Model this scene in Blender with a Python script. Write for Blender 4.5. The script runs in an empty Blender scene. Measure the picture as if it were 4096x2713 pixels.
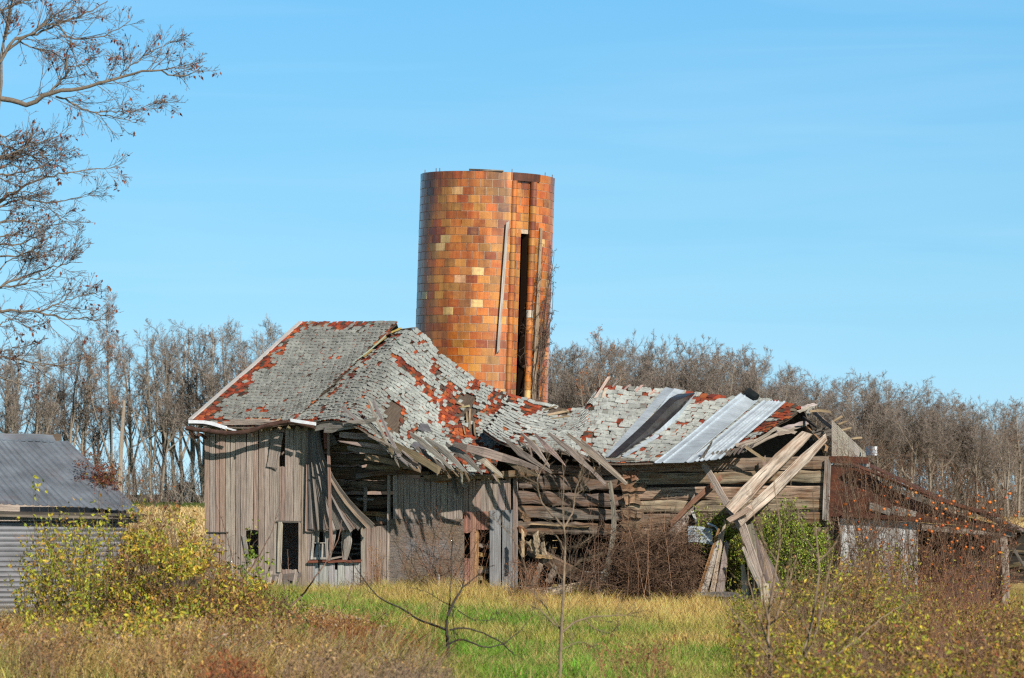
import bpy, math, random
import numpy as np
from mathutils import Matrix
rng = np.random.default_rng(11)
random.seed(11)
sc = bpy.context.scene
COL = sc.collection
# ------------------------------------------------------------------ camera and picture geometry
F, HY, CX, CY, H = 16400.0, 1990.0, 2048.0, 1356.5, 3.3
pitch = math.atan((HY - CY) / F)
cp, sp = math.cos(pitch), math.sin(pitch)
CAM = np.array([0.0, 0.0, H])

def A(*a): return np.array(a, float)
def unit(v):
    v = np.asarray(v, float)
    return v / np.maximum(np.linalg.norm(v, axis=-1, keepdims=True), 1e-9)
def ray(px, py):
    cx = (np.asarray(px, float) - CX) / F; cy = -(np.asarray(py, float) - CY) / F
    return np.stack([cx + 0 * cy, cp - cy * sp + 0 * cx, sp + cy * cp + 0 * cx], -1)
def at(px, py, Y):
    d = ray(px, py)
    return CAM + d * (np.asarray(Y, float) / d[..., 1])[..., None]
def pix(P):
    P = np.asarray(P, float) - CAM
    f = P[..., 1] * cp + P[..., 2] * sp
    u = -P[..., 1] * sp + P[..., 2] * cp
    return CX + F * P[..., 0] / f, CY - F * u / f
class Plane:                                   # a wall's upright plane; b is the distance behind it
    def __init__(s, px, py, Y, deg):
        t = math.radians(deg); s.p0 = at(px, py, Y)
        s.B = A(math.sin(t), math.cos(t), 0); s.U = A(math.cos(t), -math.sin(t), 0); s.N = -s.B
    def __call__(s, px, py, b=0.0):
        d = ray(px, py)
        t = (np.asarray(b, float) - (CAM - s.p0) @ s.B) / (d @ s.B)
        return CAM + d * t[..., None]
    def path(s, pts, b=0.0):
        return np.array([s(p[0], p[1], p[2] if len(p) > 2 else b) for p in pts])
    def base(s, px, b=0.0, z=0.0):             # pixel row of height z on the plane
        p = s(px, 2200, b); p[2] = z
        return float(pix(p)[1])
W = Plane(1400, 2000, 142.0, 22.0)             # front wall of the barn
S = Plane(300, 2100, 102.0, -25.0)             # front wall of the little shed

# ------------------------------------------------------------------ smooth value noise for layouts
_tab = rng.random((256, 256))
def vn(x, y):
    x = np.asarray(x, float); y = np.asarray(y, float)
    i = np.floor(x).astype(int); j = np.floor(y).astype(int); u = x - i; v = y - j
    u = u * u * (3 - 2 * u); v = v * v * (3 - 2 * v)
    t = lambda a, b: _tab[a % 256, b % 256]
    return (t(i, j) * (1 - u) + t(i + 1, j) * u) * (1 - v) + (t(i, j + 1) * (1 - u) + t(i + 1, j + 1) * u) * v
def fbm(x, y): return (vn(x, y) * .55 + vn(x * 2.1 + 7, y * 2.1 + 3) * .3 + vn(x * 4.3 + 1, y * 4.3 + 9) * .15)
def sstep(a, b, x):
    t = np.clip((np.asarray(x, float) - a) / (b - a), 0, 1); return t * t * (3 - 2 * t)

# ------------------------------------------------------------------ terrain height
def gz(x, y):
    x = np.asarray(x, float); y = np.asarray(y, float)
    far = 2.5 - .0165 * (np.clip(x, -90, 110) + 26)
    z = sstep(160, 320, y) * far * 1.0 + sstep(300, 345, y) * .45
    z = z - .36 * sstep(-4.5, 6.5, x) * (1 - sstep(150, 190, y))
    z = z + (fbm(x * .25, y * .25) - .5) * .22 * (1 - sstep(125, 135, y)) 
    return z
def onground(px, py):                          # ground point under a pixel (near ground)
    d = ray(px, py); t = -H / d[2]
    p = CAM + d * t; p[2] = float(gz(p[0], p[1])); return p

# ------------------------------------------------------------------ mesh helpers
def mesh_np(name, V, quads=None, tris=None, col=None, guv=None, mats=(), mi=None, smooth=False):
    me = bpy.data.meshes.new(name)
    V = np.asarray(V, np.float32); me.vertices.add(len(V)); me.vertices.foreach_set('co', V.ravel())
    q = np.zeros((0, 4), np.int32) if quads is None or len(quads) == 0 else np.asarray(quads, np.int32)
    t = np.zeros((0, 3), np.int32) if tris is None or len(tris) == 0 else np.asarray(tris, np.int32)
    loops = np.concatenate([q.ravel(), t.ravel()])
    me.loops.add(len(loops)); me.loops.foreach_set('vertex_index', loops)
    n = len(q) + len(t); me.polygons.add(n)
    st = np.concatenate([np.arange(len(q)) * 4, len(q) * 4 + np.arange(len(t)) * 3]).astype(np.int32)
    me.polygons.foreach_set('loop_start', st)
    if mi is not None: me.polygons.foreach_set('material_index', np.asarray(mi, np.int32))
    me.polygons.foreach_set('use_smooth', np.full(n, bool(smooth)))
    if col is not None:
        c = np.asarray(col, np.float32)
        if c.shape[1] == 3: c = np.concatenate([c, np.ones((len(c), 1), np.float32)], 1)
        me.attributes.new('col', 'FLOAT_COLOR', 'POINT').data.foreach_set('color', c.ravel())
    if guv is not None:
        me.attributes.new('guv', 'FLOAT_VECTOR', 'POINT').data.foreach_set('vector', np.asarray(guv, np.float32).ravel())
    for m in mats: me.materials.append(m)
    me.update(); me.validate()
    return me
def tag(o, label=None, cat=None, group=None, kind=None):
    if label: o['label'] = label
    if cat: o['category'] = cat
    if group: o['group'] = group
    if kind: o['kind'] = kind
    return o
def link(name, me, parent=None):
    o = bpy.data.objects.new(name, me); COL.objects.link(o)
    if parent is not None:
        o.parent = parent; o.matrix_parent_inverse = Matrix.Translation(-parent.location)
    return o
def thing(name, label, cat, loc=(0, 0, 0), group=None):
    o = bpy.data.objects.new(name, None); COL.objects.link(o); o.location = [float(v) for v in loc]
    o.empty_display_size = .2
    return tag(o, label, cat, group)

class MB:                                      # collects bars, sheets and tubes into ONE mesh
    def __init__(s): s.V = []; s.Q = []; s.T = []; s.C = []; s.G = []; s.n = 0; s.log = []; s.marks = []
    def mark(s): s.marks.append(len(s.log))
    def pieces(s, name, mats, parent):          # every marked piece becomes an object of its own
        e = s.marks + [len(s.log)]; out = []
        for a, b in zip(e[:-1], e[1:]):
            if b > a:
                m = MB()
                for arg in s.log[a:b]: m.add(*arg)
                out.append(m.build(name, mats, parent))
        return out
    def add(s, V, Q, T, c, G):
        s.log.append((V, Q, T, c, G)); V = np.asarray(V, float); m = len(V)
        s.V.append(V)
        if len(Q): s.Q.append(np.asarray(Q, int) + s.n)
        if len(T): s.T.append(np.asarray(T, int) + s.n)
        c = np.asarray(c, float)
        s.C.append(np.tile(c, (m, 1)) if c.ndim == 1 else c); s.G.append(np.asarray(G, float)); s.n += m
    def build(s, name, mats, parent=None, smooth=False):
        if not isinstance(mats, (list, tuple)): mats = [mats]
        me = mesh_np(name, np.concatenate(s.V), np.concatenate(s.Q) if s.Q else None,
                     np.concatenate(s.T) if s.T else None, np.concatenate(s.C), np.concatenate(s.G), mats, smooth=smooth)
        return link(name, me, parent)
    def bar(s, P, w, t, N, col, rag=0.0, jit=0.0, sub=0, k=4, cap=True):
        """a plank, beam or log along the points P: width w across, thickness t along N"""
        P = np.asarray(P, float)
        n0 = len(P)
        if sub and n0 < sub: P = resample(P, sub)
        n = len(P); ip = lambda q: np.interp(np.linspace(0, 1, n), np.linspace(0, 1, len(q)), q) if np.ndim(q) and len(q) != n else q
        w = ip(w); t = ip(t)
        T = unit(np.gradient(P, axis=0)); N = np.broadcast_to(np.asarray(N, float), P.shape)
        wd = unit(np.cross(T, N)); nn = unit(np.cross(wd, T))
        w = np.broadcast_to(np.asarray(w, float), (n,)); t = np.broadcast_to(np.asarray(t, float), (n,))
        if k == 4: cs = np.array([[.5, .5], [-.5, .5], [-.5, -.5], [.5, -.5], [.5, .5]])
        else:
            a = np.linspace(0, 2 * math.pi, k + 1) + math.pi / k
            e = .38 if k == 8 else 1.0
            cs = np.stack([np.sign(np.cos(a)) * abs(np.cos(a)) ** e, np.sign(np.sin(a)) * abs(np.sin(a)) ** e], 1) * .52
        m = len(cs)
        off = cs[None, :, :] * np.stack([w, t], 1)[:, None, :]
        if jit:
            j = rng.normal(0, jit, (n, m, 2)); j[:, -1] = j[:, 0]; off = off + j * np.stack([w, t], 1)[:, None, :]
        V = P[:, None, :] + off[..., :1] * wd[:, None, :] + off[..., 1:] * nn[:, None, :]
        if rag:
            for e, sg in ((0, -1), (-1, 1)):
                r = rng.uniform(-.3, 1, m) * rag; r[-1] = r[0]
                V[e] += r[:, None] * T[e] * sg
        d = np.concatenate([[0], np.cumsum(np.linalg.norm(np.diff(P, axis=0), axis=1))]) + rng.uniform(0, 50)
        per = np.concatenate([[0], np.cumsum(np.linalg.norm(np.diff(off[0], axis=0), axis=1))]) + rng.uniform(0, 50)
        G = np.stack(np.broadcast_arrays(d[:, None], per[None, :], rng.uniform(0, 9)), -1).reshape(-1, 3)
        i = np.arange(n - 1)[:, None] * m; jx = np.arange(m - 1)[None, :]
        Q = np.stack([i + jx, i + jx + 1, i + m + jx + 1, i + m + jx], -1).reshape(-1, 4)
        V = V.reshape(-1, 3); Tt = []
        if cap:
            c0 = len(V); V = np.concatenate([V, [V[:m - 1].mean(0)], [V[-m:-1].mean(0)]])
            G = np.concatenate([G, G[:1], G[-1:]])
            for q in range(m - 1):
                Tt.append((q + 1, q, c0)); Tt.append(((n - 1) * m + q, (n - 1) * m + q + 1, c0 + 1))
        s.add(V, Q, Tt, col, G)
    def sheet(s, V, col, G=None):
        """a grid of points (n, m, 3) as one sheet"""
        n, m = V.shape[:2]
        i = np.arange(n - 1)[:, None] * m; j = np.arange(m - 1)[None, :]
        Q = np.stack([i + j, i + j + 1, i + m + j + 1, i + m + j], -1).reshape(-1, 4)
        if G is None:
            du = np.concatenate([[0], np.cumsum(np.linalg.norm(np.diff(V[:, 0], axis=0), axis=1))])
            dv = np.concatenate([[0], np.cumsum(np.linalg.norm(np.diff(V[0], axis=0), axis=1))])
            G = np.stack(np.broadcast_arrays(dv[None, :], du[:, None], 0.0), -1)
        c = np.asarray(col, float)
        s.add(V.reshape(-1, 3), Q, [], c if c.ndim == 1 else c.reshape(-1, 3), G.reshape(-1, 3))
    def slab(s, V, th, N, col):
        """a sheet with thickness th along -N and closed rims"""
        N = unit(np.asarray(N, float)); V2 = V - N * th
        s.sheet(V, col); s.sheet(V2[::-1], col)
        for e in (np.stack([V[0], V2[0]]), np.stack([V2[-1], V[-1]]), np.stack([V2[:, 0], V[:, 0]]), np.stack([V[:, -1], V2[:, -1]])):
            s.sheet(e, col)
def resample(P, n):
    P = np.asarray(P, float)
    d = np.concatenate([[0], np.cumsum(np.linalg.norm(np.diff(P, axis=0), axis=1))])
    if len(P) > 2:                              # smooth through the points
        T = np.gradient(P, d, axis=0); x = np.linspace(0, d[-1], n)
        i = np.clip(np.searchsorted(d, x) - 1, 0, len(P) - 2); hh = (d[i + 1] - d[i]); u = ((x - d[i]) / hh)[:, None]; hh = hh[:, None]
        return ((2 * u**3 - 3 * u**2 + 1) * P[i] + (u**3 - 2 * u**2 + u) * hh * T[i] + (-2 * u**3 + 3 * u**2) * P[i + 1] + (u**3 - u**2) * hh * T[i + 1])
    return np.stack([np.interp(np.linspace(0, d[-1], n), d, P[:, c]) for c in range(3)], 1)
def vary(c, v=.12, hue=.04):
    c = np.asarray(c, float) * (1 + rng.normal(0, v)); return np.clip(c * (1 + rng.normal(0, hue, 3)), .004, .9)

# ------------------------------------------------------------------ branches, leaves, blades
def grow(P, D, L, R0, R1, n, wig, up=0.0):
    M = len(P); pts = np.empty((M, n, 3)); pts[:, 0] = P; d = unit(D); st = (np.broadcast_to(L, (M,)) / (n - 1))[:, None]
    for i in range(1, n):
        d = unit(d + rng.normal(0, wig, (M, 3)) + np.array([0, 0, up])); pts[:, i] = pts[:, i - 1] + d * st
    u = np.linspace(0, 1, n)[None, :]
    rad = np.broadcast_to(R0, (M,))[:, None] * (1 - u) + np.broadcast_to(R1, (M,))[:, None] * u
    return pts, rad
def spawn(pts, rad, L, cnt, t0, t1, ang, lr, rr=.6, flat=0.0):
    M, n = pts.shape[:2]; idx = np.repeat(np.arange(M), cnt); K = len(idx)
    t = rng.uniform(t0, t1, K); f = t * (n - 1.001); i = f.astype(int); u = (f - i)[:, None]
    pos = pts[idx, i] * (1 - u) + pts[idx, i + 1] * u; tan = unit(pts[idx, i + 1] - pts[idx, i])
    r = rad[idx, i] * (1 - u[:, 0]) + rad[idx, i + 1] * u[:, 0]
    v = rng.normal(0, 1, (K, 3)); v[:, 1] *= (1 - flat); v = unit(v - (v * tan).sum(1, keepdims=True) * tan)
    a = rng.normal(ang, ang * .25, K)[:, None]
    d = tan * np.cos(a) + v * np.sin(a)
    ln = np.broadcast_to(L, (M,))[idx] * lr * (1 - .55 * (t - t0) / max(t1 - t0, 1e-3)) * rng.uniform(.6, 1.25, K)
    return pos, d, ln, r * rr
def tubes(parts, k=4):
    Vs, Qs, n0 = [], [], 0
    for pts, rad in parts:
        M, n = pts.shape[:2]; T = unit(np.gradient(pts, axis=1))
        ref = np.where((abs(T[..., 2:]) > .9), A(1, 0, 0), A(0, 0, 1))
        a = unit(np.cross(T, ref)); b = np.cross(T, a)
        th = np.arange(k) * 2 * math.pi / k
        V = pts[:, :, None, :] + rad[:, :, None, None] * (np.cos(th)[None, None, :, None] * a[:, :, None, :] + np.sin(th)[None, None, :, None] * b[:, :, None, :])
        base = n0 + (np.arange(M) * n * k)[:, None, None] + (np.arange(n - 1) * k)[None, :, None]
        j = np.arange(k)[None, None, :]; j2 = (j + 1) % k
        Qs.append(np.stack([base + j, base + j2, base + k + j2, base + k + j], -1).reshape(-1, 4))
        Vs.append(V.reshape(-1, 3)); n0 += M * n * k
    return np.concatenate(Vs), np.concatenate(Qs)
def wood_mesh(name, parts, mat, k=4, col=(.2, .17, .14), var=.12):
    V, Q = tubes(parts, k)
    cs = np.concatenate([np.repeat(np.clip(np.asarray(col) * (1 + rng.normal(0, var, (len(p), 1))), .003, 1), p.shape[1] * k, 0) for p, r in parts])
    return mesh_np(name, V, Q, None, cs, None, [mat], smooth=True)
def leaf_mesh(name, P, size, cols, mat, droop=.4, wide=.25, D=None):
    K = len(P); size = np.broadcast_to(size, (K,))[:, None]
    u = rng.normal(0, 1, (K, 3)); u[:, 2] -= droop * 1.6; u = unit(u if D is None else u * .6 + D)
    v = rng.normal(0, 1, (K, 3)); v = unit(v - (v * u).sum(1, keepdims=True) * u); w = np.cross(u, v)
    V = np.stack([P, P + u * size * .45 + v * size * wide + w * size * .12, P + u * size, P + u * size * .45 - v * size * wide + w * size * .12], 1).reshape(-1, 3)
    b = np.arange(K)[:, None] * 4
    T = np.concatenate([b + [0, 1, 2], b + [0, 2, 3]], 1).reshape(-1, 3)
    return mesh_np(name, V, None, T, np.repeat(cols, 4, 0), None, [mat])
def pick(pal, wts, K, var=.15):
    pal = np.asarray(pal, float); i = rng.choice(len(pal), K, p=np.asarray(wts, float) / sum(wts))
    return np.clip(pal[i] * (1 + rng.normal(0, var, (K, 1))) * (1 + rng.normal(0, .05, (K, 3))), .003, .9)
def blade_mesh(name, P, h, w, lean, col, mat):
    K = len(P); a = rng.uniform(0, 6.283, K); wd = np.stack([np.cos(a), np.sin(a), 0 * a], 1) * np.broadcast_to(w, (K,))[:, None]
    c = rng.uniform(0, 6.283, K); bd = np.stack([np.cos(c), np.sin(c), 0 * c], 1) * (np.broadcast_to(lean, (K,)) * rng.uniform(.3, 1.4, K) * h)[:, None]
    h = np.broadcast_to(h, (K,))[:, None] * A(0, 0, 1)
    V = np.stack([P - wd * .5, P + wd * .5, P + h * .58 + bd * .32 + wd * .36, P + h * .58 + bd * .32 - wd * .36, P + h * .96 + bd], 1).reshape(-1, 3)
    b = np.arange(K)[:, None] * 5
    return mesh_np(name, V, b + [0, 1, 2, 3], b + [3, 2, 4], np.repeat(col, 5, 0), None, [mat])
def arcs(B, T, n=9, bow=.75, wig=.02, side=.25):
    """stems from base points B to tips T, rising first and leaning over later"""
    B = np.asarray(B, float); T = np.asarray(T, float); M = len(B); d = T - B; L = np.linalg.norm(d, axis=1, keepdims=True)
    Cc = B + d * np.array([side, side, bow]) + rng.normal(0, .08, (M, 3)) * L
    u = np.linspace(0, 1, n)[None, :, None]
    P = B[:, None] * (1 - u) ** 2 + Cc[:, None] * 2 * u * (1 - u) + T[:, None] * u ** 2
    w = np.cumsum(rng.normal(0, wig, (M, n, 3)), 1) * L[:, None] * np.minimum(u, 1); w -= w[:, :1]
    return P + w * np.sin(u * math.pi * .5), L[:, 0]
def rads(M, n, r0, r1):
    u = np.linspace(0, 1, n)[None, :] ** .8
    return np.broadcast_to(r0, (M,))[:, None] * (1 - u) + np.broadcast_to(r1, (M,))[:, None] * u
def inpoly(x, y, poly):
    r = np.zeros(np.shape(x), bool); n = len(poly)
    for i in range(n):
        x1, y1 = poly[i]; x2, y2 = poly[(i + 1) % n]
        c = ((y1 > y) != (y2 > y)) & (x < (x2 - x1) * (y - y1) / ((y2 - y1) or 1e-9) + x1); r ^= c
    return r
def polysample(poly, K):
    p = np.array(poly, float); lo, hi = p.min(0), p.max(0); out = np.zeros((0, 2))
    while len(out) < K:
        q = rng.uniform(lo, hi, (K * 3, 2)); out = np.concatenate([out, q[inpoly(q[:, 0], q[:, 1], poly)]])
    return out[:K]
# ------------------------------------------------------------------ materials
class NT:
    def __init__(s, name):
        s.m = bpy.data.materials.new(name); s.m.use_nodes = True; s.t = s.m.node_tree; s.t.nodes.clear()
        s.out = s.n('ShaderNodeOutputMaterial')
    def n(s, typ, ins=None, **kw):
        nd = s.t.nodes.new(typ)
        for k, v in kw.items(): setattr(nd, k, v)
        for k, v in (ins or {}).items(): s.set(nd.inputs[k], v)
        return nd
    def set(s, sock, v):
        if isinstance(v, bpy.types.NodeSocket): s.t.links.new(v, sock)
        elif isinstance(v, (tuple, list)) and len(v) == 3 and sock.type == 'RGBA': sock.default_value = (*v, 1)
        else: sock.default_value = v
    def attr(s, name): return s.n('ShaderNodeAttribute', attribute_name=name)
    def noise(s, vec, scale, detail=4, rough=.6, out='Fac', **k):
        return s.n('ShaderNodeTexNoise', {'Vector': vec, 'Scale': scale, 'Detail': detail, 'Roughness': rough, **k}).outputs[out]
    def mapv(s, vec, sc_): return s.n('ShaderNodeMapping', {'Vector': vec, 'Scale': sc_}).outputs[0]
    def ramp(s, fac, stops):
        nd = s.n('ShaderNodeValToRGB', {'Fac': fac}); e = nd.color_ramp.elements
        while len(e) < len(stops): e.new(.5)
        for el, (p, c) in zip(e, stops): el.position = p; el.color = (*(c if isinstance(c, (tuple, list)) else (c, c, c)), 1)
        return nd.outputs[0]
    def mix(s, fac, a, b, mode='MIX'):
        nd = s.n('ShaderNodeMix', data_type='RGBA', blend_type=mode)
        s.set(nd.inputs[0], fac); s.set(nd.inputs[6], a); s.set(nd.inputs[7], b); return nd.outputs[2]
    def math(s, op, a, b=0.0):
        nd = s.n('ShaderNodeMath', operation=op); s.set(nd.inputs[0], a); s.set(nd.inputs[1], b); return nd.outputs[0]
    def geo(s): return s.n('ShaderNodeNewGeometry').outputs['Position']
    def bump(s, h, strength=.4, dist=.02): return s.n('ShaderNodeBump', {'Height': h, 'Strength': strength, 'Distance': dist}).outputs[0]
    def pbr(s, color, rough=.8, normal=None, **k):
        b = s.n('ShaderNodeBsdfPrincipled', {'Base Color': color, 'Roughness': rough, **k})
        if normal is not None: s.set(b.inputs['Normal'], normal)
        s.t.links.new(b.outputs[0], s.out.inputs[0]); return s.m

def m_wood(name, lo=.45, hi=1.25, crack=.25, stain=(.16, .14, .13), stainf=.35, fy=26):
    t = NT(name); c = t.attr('col').outputs['Color']; g = t.attr('guv').outputs['Vector']
    a = t.noise(t.mapv(g, (1.1, fy, 1)), 1.0, 6, .65); b = t.noise(t.mapv(g, (.7, fy * 3.2, 1)), 1.0, 3, .6)
    x = t.mix(1.0, c, t.ramp(a, [(.28, lo), (.5, (lo + hi) / 2), (.75, hi)]), 'MULTIPLY')
    cr = t.ramp(b, [(.36, 1 - crack * 2.4), (.46, 1.0)])
    x = t.mix(.85, x, cr, 'MULTIPLY')
    st = t.ramp(t.noise(t.mapv(g, (.9, 3.0, 1)), 1.0, 4), [(.45, 0), (.7, 1)])
    x = t.mix(t.math('MULTIPLY', st, stainf), x, stain)
    hgt = t.math('ADD', a, t.math('MULTIPLY', b, .6))
    return t.pbr(x, .85, t.bump(hgt, .7, .03), **{'Specular IOR Level': .2})
MW = m_wood('weathered_plank_wood', .5, 1.4, .25, (.15, .135, .13), .3)
ML = m_wood('hewn_log_wood', .22, 1.65, .4, (.2, .085, .03), .55, 8)
MD = m_wood('broken_board_wood', .5, 1.35, .25, (.1, .085, .07), .3, 20)

def m_col(name, rough=.8, spec=.3, nscale=6.0, amt=.35, bump=0.0, metallic=0.0):
    t = NT(name); c = t.attr('col').outputs['Color']; p = t.geo()
    a = t.noise(p, nscale, 5)
    x = t.mix(1.0, c, t.ramp(a, [(.25, 1 - amt), (.75, 1 + amt)]), 'MULTIPLY')
    return t.pbr(x, rough, t.bump(a, bump, .02) if bump else None, **{'Specular IOR Level': spec, 'Metallic': metallic})
def m_shingle():
    t = NT('cement_shingle'); c = t.attr('col').outputs['Color']; p = t.geo()
    a = t.noise(p, 9.0, 5); r = t.noise(p, .7, 3); f = t.noise(p, 17.0, 4, .7); k = t.noise(t.mapv(p, (1.6, 1.6, .5)), 1.5, 5, .65)
    x = t.mix(1.0, c, t.ramp(a, [(.25, .72), (.75, 1.22)]), 'MULTIPLY'); x = t.mix(1.0, x, t.ramp(k, [(.32, .74), (.62, 1.08)]), 'MULTIPLY')
    m = t.math('MULTIPLY', t.ramp(r, [(.5, 0), (.66, 1)]), t.ramp(f, [(.5, 0), (.58, 1)]))
    x = t.mix(t.math('MULTIPLY', m, .75), x, (.045, .045, .04))
    return t.pbr(x, .88, t.bump(a, .25, .02), **{'Specular IOR Level': .2})
MSH = m_shingle()
MBK = m_col('bark', .9, .15, 14.0, .4)
def m_paint():
    t = NT('old_white_paint'); c = t.attr('col').outputs['Color']; p = t.geo()
    a = t.noise(t.mapv(p, (2.2, 2.2, .35)), 1.6, 6, .7); b = t.noise(p, 9.0, 5, .65); h = t.n('ShaderNodeSeparateXYZ', {0: p}).outputs[2]
    x = t.mix(t.ramp(a, [(.42, .75), (.6, 0)]), c, (.2, .165, .13)); x = t.mix(1.0, x, t.ramp(b, [(.3, .72), (.65, 1.08)]), 'MULTIPLY')
    return t.pbr(x, .65, t.bump(b, .2, .02), **{'Specular IOR Level': .3})
MPAINT = m_paint()
MWHITE = m_col('white_trim_paint', .55, .3, 6.0, .16)
MDARK = m_col('dark_weathered', .9, .1, 4.0, .4, .2)
MFRUIT = m_col('ripe_fruit', .45, .4, 30.0, .1)
MMORT = m_col('mortar_and_plaster', .9, .1, 12.0, .25)
MFAR = m_col('far_house_paint', .8, .2, .6, .08)

def m_leaf(name, tr=.3):
    t = NT(name); c = t.attr('col').outputs['Color']
    b = t.n('ShaderNodeBsdfPrincipled', {'Base Color': c, 'Roughness': .6, 'Specular IOR Level': .25})
    l = t.n('ShaderNodeBsdfTranslucent', {'Color': c}); m = t.n('ShaderNodeMixShader', {0: tr})
    t.t.links.new(b.outputs[0], m.inputs[1]); t.t.links.new(l.outputs[0], m.inputs[2]); t.t.links.new(m.outputs[0], t.out.inputs[0])
    return t.m
MLEAF = m_leaf('leaf_blades', .3)
MGRASS = m_leaf('grass_blades', .25)

def m_tile():
    t = NT('glazed_silo_tile'); c = t.attr('col').outputs['Color']; p = t.geo(); g = t.attr('guv').outputs['Vector']
    a = t.noise(t.mapv(g, (1, 1, 1)), 3.2, 3, .5); b = t.noise(p, 22.0, 4, .6); s = t.noise(t.mapv(p, (.8, .8, .22)), 1.6, 4, .6); dk = t.noise(t.mapv(p, (1.5, 1.5, .12)), 1.3, 5, .65); zz = t.n('ShaderNodeSeparateXYZ', {0: p}).outputs[2]
    x = t.mix(t.ramp(a, [(.5, 0), (.8, .5)]), c, (.55, .24, .045))
    x = t.mix(t.ramp(a, [(.18, .6), (.45, 0)]), x, (.15, .04, .013))
    x = t.mix(1.0, x, t.ramp(b, [(.2, .75), (.8, 1.2)]), 'MULTIPLY')
    x = t.mix(t.ramp(s, [(.5, 0), (.8, .3)]), x, (.4, .22, .12))
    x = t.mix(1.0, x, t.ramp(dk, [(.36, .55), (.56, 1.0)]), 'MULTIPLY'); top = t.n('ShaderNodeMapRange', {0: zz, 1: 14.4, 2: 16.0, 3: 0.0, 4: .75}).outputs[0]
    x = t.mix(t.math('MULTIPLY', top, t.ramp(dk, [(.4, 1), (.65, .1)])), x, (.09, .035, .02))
    rg = t.n('ShaderNodeMapRange', {0: s, 1: .35, 2: .7, 3: .2, 4: .42}).outputs[0]
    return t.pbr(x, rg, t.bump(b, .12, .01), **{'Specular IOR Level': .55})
MTILE = m_tile()
def m_plaster():                               # rough panel matted with old vine roots
    t = NT('rough_root_matted_panel'); p = t.geo(); g = t.attr('guv').outputs['Vector']
    a = t.noise(t.mapv(g, (5, 22, 1)), 1.0, 7, .75, Distortion=.8); b = t.noise(p, 1.1, 4); c = t.noise(p, 30., 5, .7)
    x = t.mix(t.ramp(b, [(.35, 0), (.7, 1)]), (.2, .185, .185), (.19, .135, .085))
    x = t.mix(1.0, x, t.ramp(a, [(.3, .35), (.5, .95), (.7, 1.6)]), 'MULTIPLY')
    x = t.mix(1.0, x, t.ramp(c, [(.3, .7), (.7, 1.25)]), 'MULTIPLY')
    return t.pbr(x, .95, t.bump(t.math('ADD', a, c), .8, .04))
MPLAS = m_plaster()
def m_zinc(name, base=(.42, .46, .5), rough=.38, metal=.75, blotch=.25, rust=0.0):
    t = NT(name); p = t.geo(); g = t.attr('guv').outputs['Vector']
    a = t.noise(p, 1.4, 5, .6); b = t.noise(t.mapv(g, (.5, 9, 1)), 1.0, 4)
    x = t.mix(1.0, base, t.ramp(a, [(.3, 1 - blotch), (.7, 1 + blotch)]), 'MULTIPLY')
    x = t.mix(1.0, x, t.ramp(b, [(.3, .85), (.7, 1.12)]), 'MULTIPLY')
    if rust: x = t.mix(t.ramp(t.noise(p, 1.0, 6, .7), [(.55, 0), (.7, rust)]), x, (.16, .065, .03))
    r = t.n('ShaderNodeMapRange', {0: a, 1: .3, 2: .7, 3: rough - .08, 4: rough + .12}).outputs[0]
    return t.pbr(x, r, None, Metallic=metal)
MZINC = m_zinc('galvanised_sheet', (.52, .6, .67), .42, .4, .14)
MSHED = m_zinc('dull_grey_steel', (.2, .23, .27), .5, .35, .22, .25)
MWALLTIN = m_zinc('weathered_pale_steel', (.145, .15, .165), .6, .2, .25, .4)
def m_rust():
    t = NT('rusted_sheet_iron'); p = t.geo(); g = t.attr('guv').outputs['Vector']
    a = t.noise(p, 1.3, 7, .7); b = t.noise(t.mapv(g, (.6, 7, 1)), 1.0, 5, .65)
    x = t.ramp(a, [(.28, (.03, .014, .01)), (.48, (.085, .028, .015)), (.63, (.16, .05, .02)), (.8, (.2, .15, .12))])
    x = t.mix(1.0, x, t.ramp(b, [(.3, .6), (.7, 1.3)]), 'MULTIPLY')
    return t.pbr(x, .7, t.bump(a, .3, .02), Metallic=.15)
MRUST = m_rust()
def m_glass():
    t = NT('old_window_glass'); p = t.geo(); w = t.noise(p, 1.6, 2)
    return t.pbr((.05, .06, .07), .06, t.bump(w, .25, .05), **{'Specular IOR Level': .9})
MGLASS = m_glass()
def m_ground():
    t = NT('meadow_soil'); c = t.attr('col').outputs['Color']; p = t.geo()
    a = t.noise(t.mapv(p, (1, .6, 1)), .9, 6, .7); b = t.noise(p, 6., 5, .7); d = t.noise(t.mapv(p, (.5, .12, 1)), 1.5, 6, .7)
    x = t.mix(1.0, c, t.ramp(a, [(.3, .7), (.7, 1.2)]), 'MULTIPLY'); x = t.mix(1.0, x, t.ramp(b, [(.3, .6), (.7, 1.3)]), 'MULTIPLY')
    x = t.mix(.7, x, t.ramp(d, [(.35, .65), (.7, 1.25)]), 'MULTIPLY')
    return t.pbr(x, .95, t.bump(b, .8, .1), **{'Specular IOR Level': .1})
MGROUND = m_ground()
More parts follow.
